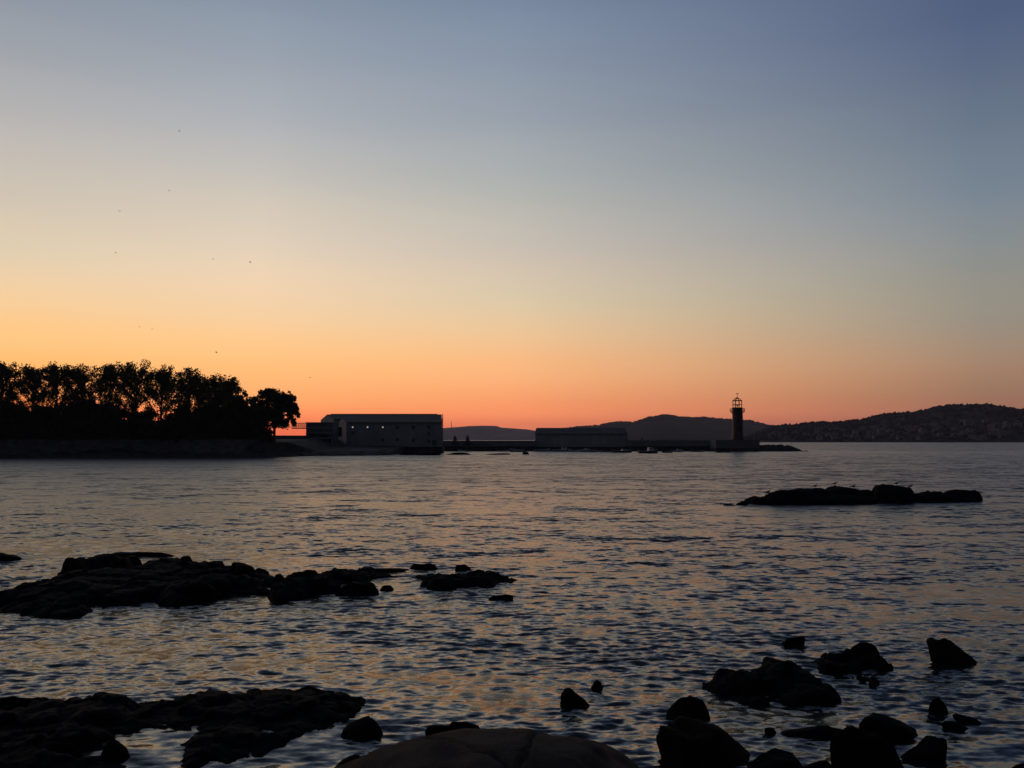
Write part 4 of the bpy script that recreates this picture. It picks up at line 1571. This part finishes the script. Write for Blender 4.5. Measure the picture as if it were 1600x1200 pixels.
# near-left ledge
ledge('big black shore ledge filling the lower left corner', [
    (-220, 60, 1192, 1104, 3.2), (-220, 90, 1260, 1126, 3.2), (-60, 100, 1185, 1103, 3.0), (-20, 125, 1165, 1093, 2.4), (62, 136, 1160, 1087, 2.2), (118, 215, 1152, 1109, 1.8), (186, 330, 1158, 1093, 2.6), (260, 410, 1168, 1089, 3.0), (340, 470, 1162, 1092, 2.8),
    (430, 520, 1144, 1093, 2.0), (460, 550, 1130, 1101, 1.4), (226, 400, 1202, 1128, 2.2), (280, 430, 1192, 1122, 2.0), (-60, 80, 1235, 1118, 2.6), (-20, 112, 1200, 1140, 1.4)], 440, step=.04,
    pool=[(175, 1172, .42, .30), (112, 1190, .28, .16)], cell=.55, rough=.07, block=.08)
boulder('small lump standing in the pool in the lower left corner', 158, 201, 1187, 1152, 441, mat='weed_rock', sub=4, depth=.9)
boulder('dark stone at the lower left pool edge, cut by the bottom', 80, 120, 1196, 1176, 442, depth=.8)
boulder('wet slab along the bottom edge, in front of the pool', 90, 190, 1206, 1190, 443, depth=.4)
boulder('blocky rock alone right of the big shore ledge', 533, 598, 1151, 1118, 444, depth=.75, wedge=-.45, k=24, planes=9, noise=.09)
boulder('rounded weedy rock behind the smooth foreground boulder', 664, 728, 1163, 1132, 445, mat='weed_rock', depth=.8, wedge=.2)
boulder('thin wet rock tail behind the rounded weedy rock', 700, 750, 1143, 1128, 446, mat='weed_rock', depth=.6, htop=.16)
# smooth foreground boulder
g = np.random.default_rng(9)
gx = np.linspace(-4.4, 4.4, 300)
gy = np.linspace(-3.0, 3.0, 200)
GX, GY = np.meshgrid(gx, gy, indexing='ij')
wx = GX + .18 * fbm(GX * .8, GY * .8, seed=2)
wy = GY + .18 * fbm(GX * .8, GY * .8, seed=4)
rho = np.sqrt((wx / 3.15) ** 2 + (wy / 2.5) ** 2)
prof = 1.36 * (1 - np.clip(rho, 0, 1.25) ** 2.3)
big = fbm(GX * .55 + 3, GY * .55, octs=3, seed=6)
GZ = prof + .13 * big + .035 * fbm(GX * 2.2, GY * 2.2, octs=6, seed=16, gain=.62)
line = wy + .30 * wx + .25 * fbm(GX * .7, GY * .7, octs=4, seed=26)
GZ = GZ - .07 * np.tanh((line - .55) * 16) - .05 * np.tanh((line + .25) * 20)
shelf = wx - .35 * wy - 1.0 + .3 * fbm(GX * .9, GY * .9, octs=4, seed=28)
GZ = GZ - .09 * (1 + np.tanh(shelf * 14)) / 2
crack = np.exp(-((wx + .8 * wy + .7 + .25 * fbm(GX * 1.5, GY * 1.5, seed=8)) / .03) ** 2)
crack2 = np.exp(-((wx - .2 * wy - .2 + .2 * fbm(GX * 2, GY * 2, seed=18)) / .025) ** 2)
GZ = GZ - .05 * crack - .04 * crack2
o = link('smooth_boulder', fast_mesh('smooth_boulder', np.stack([GX, GY, GZ], -1).reshape(-1, 3), grid_quads(300, 200)[:, ::-1], M['granite']))
fbp = on_z(790, 1160, .6)
o.location = (fbp.x + .08, 9.2, 0)
tag(o, 'smooth brown granite boulder at the bottom centre edge', 'boulder')
boulder('dark stone at the left end of the smooth foreground boulder', 516, 600, 1212, 1178, 451, depth=.5, mat='brown_rock')

# right foreground group
boulder('weedy rock perched behind the brown faceted boulder', 1042, 1110, 1126, 1086, 460, mat='weed_rock', depth=.8, wedge=.45)
boulder('large brown-sided faceted boulder at the bottom, right of the smooth one', 1025, 1170, 1200, 1118, 461, mat='brown_rock', depth=.8, k=22, planes=9, sub=5, noise=.10, wedge=.4)
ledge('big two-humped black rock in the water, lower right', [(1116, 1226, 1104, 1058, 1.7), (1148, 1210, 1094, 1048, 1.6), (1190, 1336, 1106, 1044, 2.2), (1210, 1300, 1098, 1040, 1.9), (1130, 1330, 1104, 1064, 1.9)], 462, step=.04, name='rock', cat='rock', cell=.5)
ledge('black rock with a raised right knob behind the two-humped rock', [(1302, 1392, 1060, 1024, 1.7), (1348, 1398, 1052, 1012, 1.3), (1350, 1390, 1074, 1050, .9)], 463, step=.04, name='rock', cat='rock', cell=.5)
boulder('rock tip lifting a wave, farthest of the lower right rocks', 1220, 1258, 1009, 994, 464, depth=.6, htop=.20)
boulder('tilted brown slab standing alone in the water at right', 1447, 1522, 1036, 996, 465, mat='brown_rock', depth=.6, wedge=.7, k=24, planes=9)
boulder('small upright rounded stone at right, left of two flat stones', 1451, 1481, 1114, 1089, 466, mat='weed_rock')
boulder('flat stone awash at right, farther of two', 1488, 1531, 1131, 1114, 467, depth=.6)
boulder('flat stone awash at right, nearer of two', 1471, 1511, 1139, 1126, 468, depth=.5)
boulder('submerged flat rock left of the big rounded corner boulder', 1222, 1322, 1150, 1127, 469, depth=.5, htop=.12)
boulder('low rock behind the big rounded corner boulder', 1342, 1432, 1154, 1113, 470, depth=.8, wedge=.35)
boulder('big rounded dark boulder at the bottom right', 1297, 1414, 1216, 1134, 471, mat='weed_rock', depth=.8, sub=5, k=12, wedge=.15)
boulder('leaning stone right of the big rounded corner boulder', 1415, 1480, 1188, 1149, 472, depth=.7, wedge=-.5)
boulder('broad stone at the bottom edge right of the brown faceted boulder', 1166, 1266, 1214, 1168, 473, depth=.7)
boulder('dark wedge of rock in the bottom right corner', 1576, 1660, 1222, 1180, 474, depth=.7)
boulder('tiny stone between the brown faceted boulder and the submerged rock', 1194, 1213, 1146, 1136, 475)
boulder('weed covered rock in open water, bottom centre', 876, 918, 1103, 1074, 476, mat='weed_rock')
boulder('small stone behind the weed covered rock, bottom centre', 923, 942, 1078, 1062, 477, mat='weed_rock')
boulder('low stone at the bottom edge, between the bottom right boulders', 1255, 1310, 1206, 1188, 478, depth=.6)


# ------------------------------------------------------------------ gulls
def gull_mesh(name, bend=0.0):
    """standing gull facing +X, body lofted as one surface from tail to beak; about 0.5 m long"""
    spine = [(-.30, .145, .006, .012), (-.24, .155, .035, .018), (-.16, .175, .062, .045), (-.06, .19, .078, .072), (.04, .205, .075, .078), (.10, .235, .056, .062),
             (.13, .275, .038, .040), (.145, .315, .034, .034), (.16, .342, .038, .037), (.185, .345, .030, .030), (.205, .338, .013, .015), (.255, .325, .004, .006)]
    n = 10
    v, f = [], []
    for i, (x, z, w, h) in enumerate(spine):
        if i > 5:
            z -= bend * (i - 5) * .022
            x += bend * (i - 5) * .006
        for k in range(n):
            a = 2 * math.pi * k / n
            v.append((x, w * math.cos(a), z + h * math.sin(a)))
    for i in range(len(spine) - 1):
        for k in range(n):
            f.append((i * n + k, i * n + (k + 1) % n, (i + 1) * n + (k + 1) % n, (i + 1) * n + k))
    f.append(tuple(range(n)))
    f.append(tuple(range((len(spine) - 1) * n, len(spine) * n)))
    mb = MB()
    mb.add(v, f)
    return mb


def islet_top(px, Yguess=60.5):
    """highest visible point of the islet in the picture column px"""
    me_ = isl.data
    co = np.empty(len(me_.vertices) * 3)
    me_.vertices.foreach_get('co', co)
    co = co.reshape(-1, 3) + np.array(isl.location)
    u = co[:, 0] / (co[:, 1] * CP + (co[:, 2] - H) * SP)
    s = np.abs(u - (px - 800) / F) < .0018
    c = co[s]
    ang = (c[:, 2] - H) / c[:, 1]
    return Vector(c[np.argmax(ang)])


gulls = [(1198, .15, 0, 'leftmost gull, standing on the low left tip of the islet'), (1272, .1, 0, 'second gull from the left on the islet'), (1306, .2, .6, 'third gull from the left on the islet, lowest crouched'),
         (1336, .05, 0, 'fourth gull from the left, just left of the islet\'s round hump'), (1403, .1, 0, 'gull on the left side of the islet\'s highest round hump'),
         (1425, .3, 1.2, 'rightmost gull, head lowered on the right of the round hump')]
for px, rz, bend, lab in gulls:
    p = islet_top(px)
    root = empty('gull', (p.x, p.y, p.z - .02), rz)
    root.scale = (.88, .88, .88)
    gull_mesh('gull', bend).build('body', M['feather_dark'], root, smooth=True)
    for s in (-1, 1):
        mb = MB()
        mb.tube([(.0, s * .03, .14), (.015, s * .03, .07), (0, s * .03, .015)], [.011, .008, .007], 6)
        mb.prism([(-.01, s * .03 - .006), (.06, s * .03 - .03), (.065, s * .03), (.06, s * .03 + .03), (-.01, s * .03 + .006)], 'z', .008, .018)
        mb.build('leg', M['leg_skin'], root)
        mb = MB()
        v = []
        for (x, z, h) in ((.07, .225, .045), (-.02, .205, .062), (-.14, .185, .048), (-.26, .165, .02), (-.36, .15, .003)):
            yy = s * (.066 if x > -.2 else .04 if x > -.3 else .02)
            v += [(x, yy, z - h), (x, yy + s * .016, z), (x, yy * .8, z + h * .7)]
        mb.add(v, [q for i in range(4) for q in ((i * 3, i * 3 + 1, i * 3 + 4, i * 3 + 3), (i * 3 + 1, i * 3 + 2, i * 3 + 5, i * 3 + 4), (i * 3 + 2, i * 3, i * 3 + 3, i * 3 + 5))] + [(0, 1, 2), (12, 13, 14)])
        mb.build('wing', M['feather_dark'], root)
    tag(root, lab, 'gull', 'gulls on the islet')


def flying_bird(px, py, Y, span, rz, flap, label, bank=0.0):
    p = at(px, py, Y)
    root = empty('flying_bird', p, rz)
    root.rotation_euler = (bank, 0, rz)
    s = span * 1.45
    mb = MB()
    mb.tube([(-.26 * s, 0, 0), (-.14 * s, 0, 0), (0, 0, 0), (.10 * s, 0, .005 * s), (.17 * s, 0, .015 * s), (.23 * s, 0, .005 * s)], [.012 * s, .035 * s, .06 * s, .05 * s, .036 * s, .006 * s], 8)
    mb.build('body', M['feather_dark'], root, smooth=True)
    for sd in (-1, 1):
        v = []
        for (yy, zf, x0, x1, th) in ((.03, 0, .09, -.10, .018), (.2, .55, .13, -.06, .012), (.36, .75, .08, -.06, .008), (.5, .6, -.03, -.07, .003)):
            z = zf * flap * s
            v += [(x0 * s, sd * yy * s, z), ((x0 + x1) / 2 * s, sd * yy * s, z + th * s), (x1 * s, sd * yy * s, z), ((x0 + x1) / 2 * s, sd * yy * s, z - th * s)]
        mb = MB()
        mb.add(v, [(i * 4 + k, i * 4 + (k + 1) % 4, i * 4 + 4 + (k + 1) % 4, i * 4 + 4 + k) for i in range(3) for k in range(4)] + [(0, 1, 2, 3), (12, 13, 14, 15)])
        mb.build('wing', M['feather_dark'], root)
    tag(root, label, 'bird', 'birds flying over the trees')


flying_bird(280, 205, 170, .55, .4, .25, 'topmost flying bird in the upper left sky', .3)
flying_bird(264, 298, 170, .5, 1.1, .2, 'second highest flying bird, upper left sky')
flying_bird(187, 330, 180, .55, -.4, .15, 'flying bird in the left sky, leftmost but one')
flying_bird(181, 395, 180, .5, .2, .2, 'leftmost flying bird, midway down the left sky')
flying_bird(333, 405, 190, .5, .1, .2, 'left one of two flying birds side by side in mid sky')
flying_bird(391, 410, 170, .6, -.3, .25, 'right one of two flying birds side by side in mid sky')
flying_bird(218, 511, 240, .6, .5, .2, 'left one of two faint birds close above the trees')
flying_bird(238, 514, 240, .6, -.4, .2, 'right one of two faint birds close above the trees')
flying_bird(338, 551, 150, .55, .9, .3, 'largest dark flying bird just above the tree tops', .4)
flying_bird(484, 590, 280, 1.3, 1.45, .12, 'long-winged gliding bird above the pine tree and annex')

# ------------------------------------------------------------------ haze
mb = MB()
mb.box(-11500, 11500, -11500, 11500, -5.0, HAZE_TOP)
hm = bpy.data.materials.new('haze_air')
hm.use_nodes = True
ht_ = hm.node_tree
ht_.nodes.clear()
pv = ht_.nodes.new('ShaderNodeVolumePrincipled')
pv.inputs['Color'].default_value = (0.88, 0.82, 1.0, 1)
pv.inputs['Density'].default_value = HAZE
pv.inputs['Anisotropy'].default_value = 0.2
ho = ht_.nodes.new('ShaderNodeOutputMaterial')
ht_.links.new(pv.outputs[0], ho.inputs['Volume'])
hz_ = mb.build('haze', hm)
tag(hz_, kind='stuff')
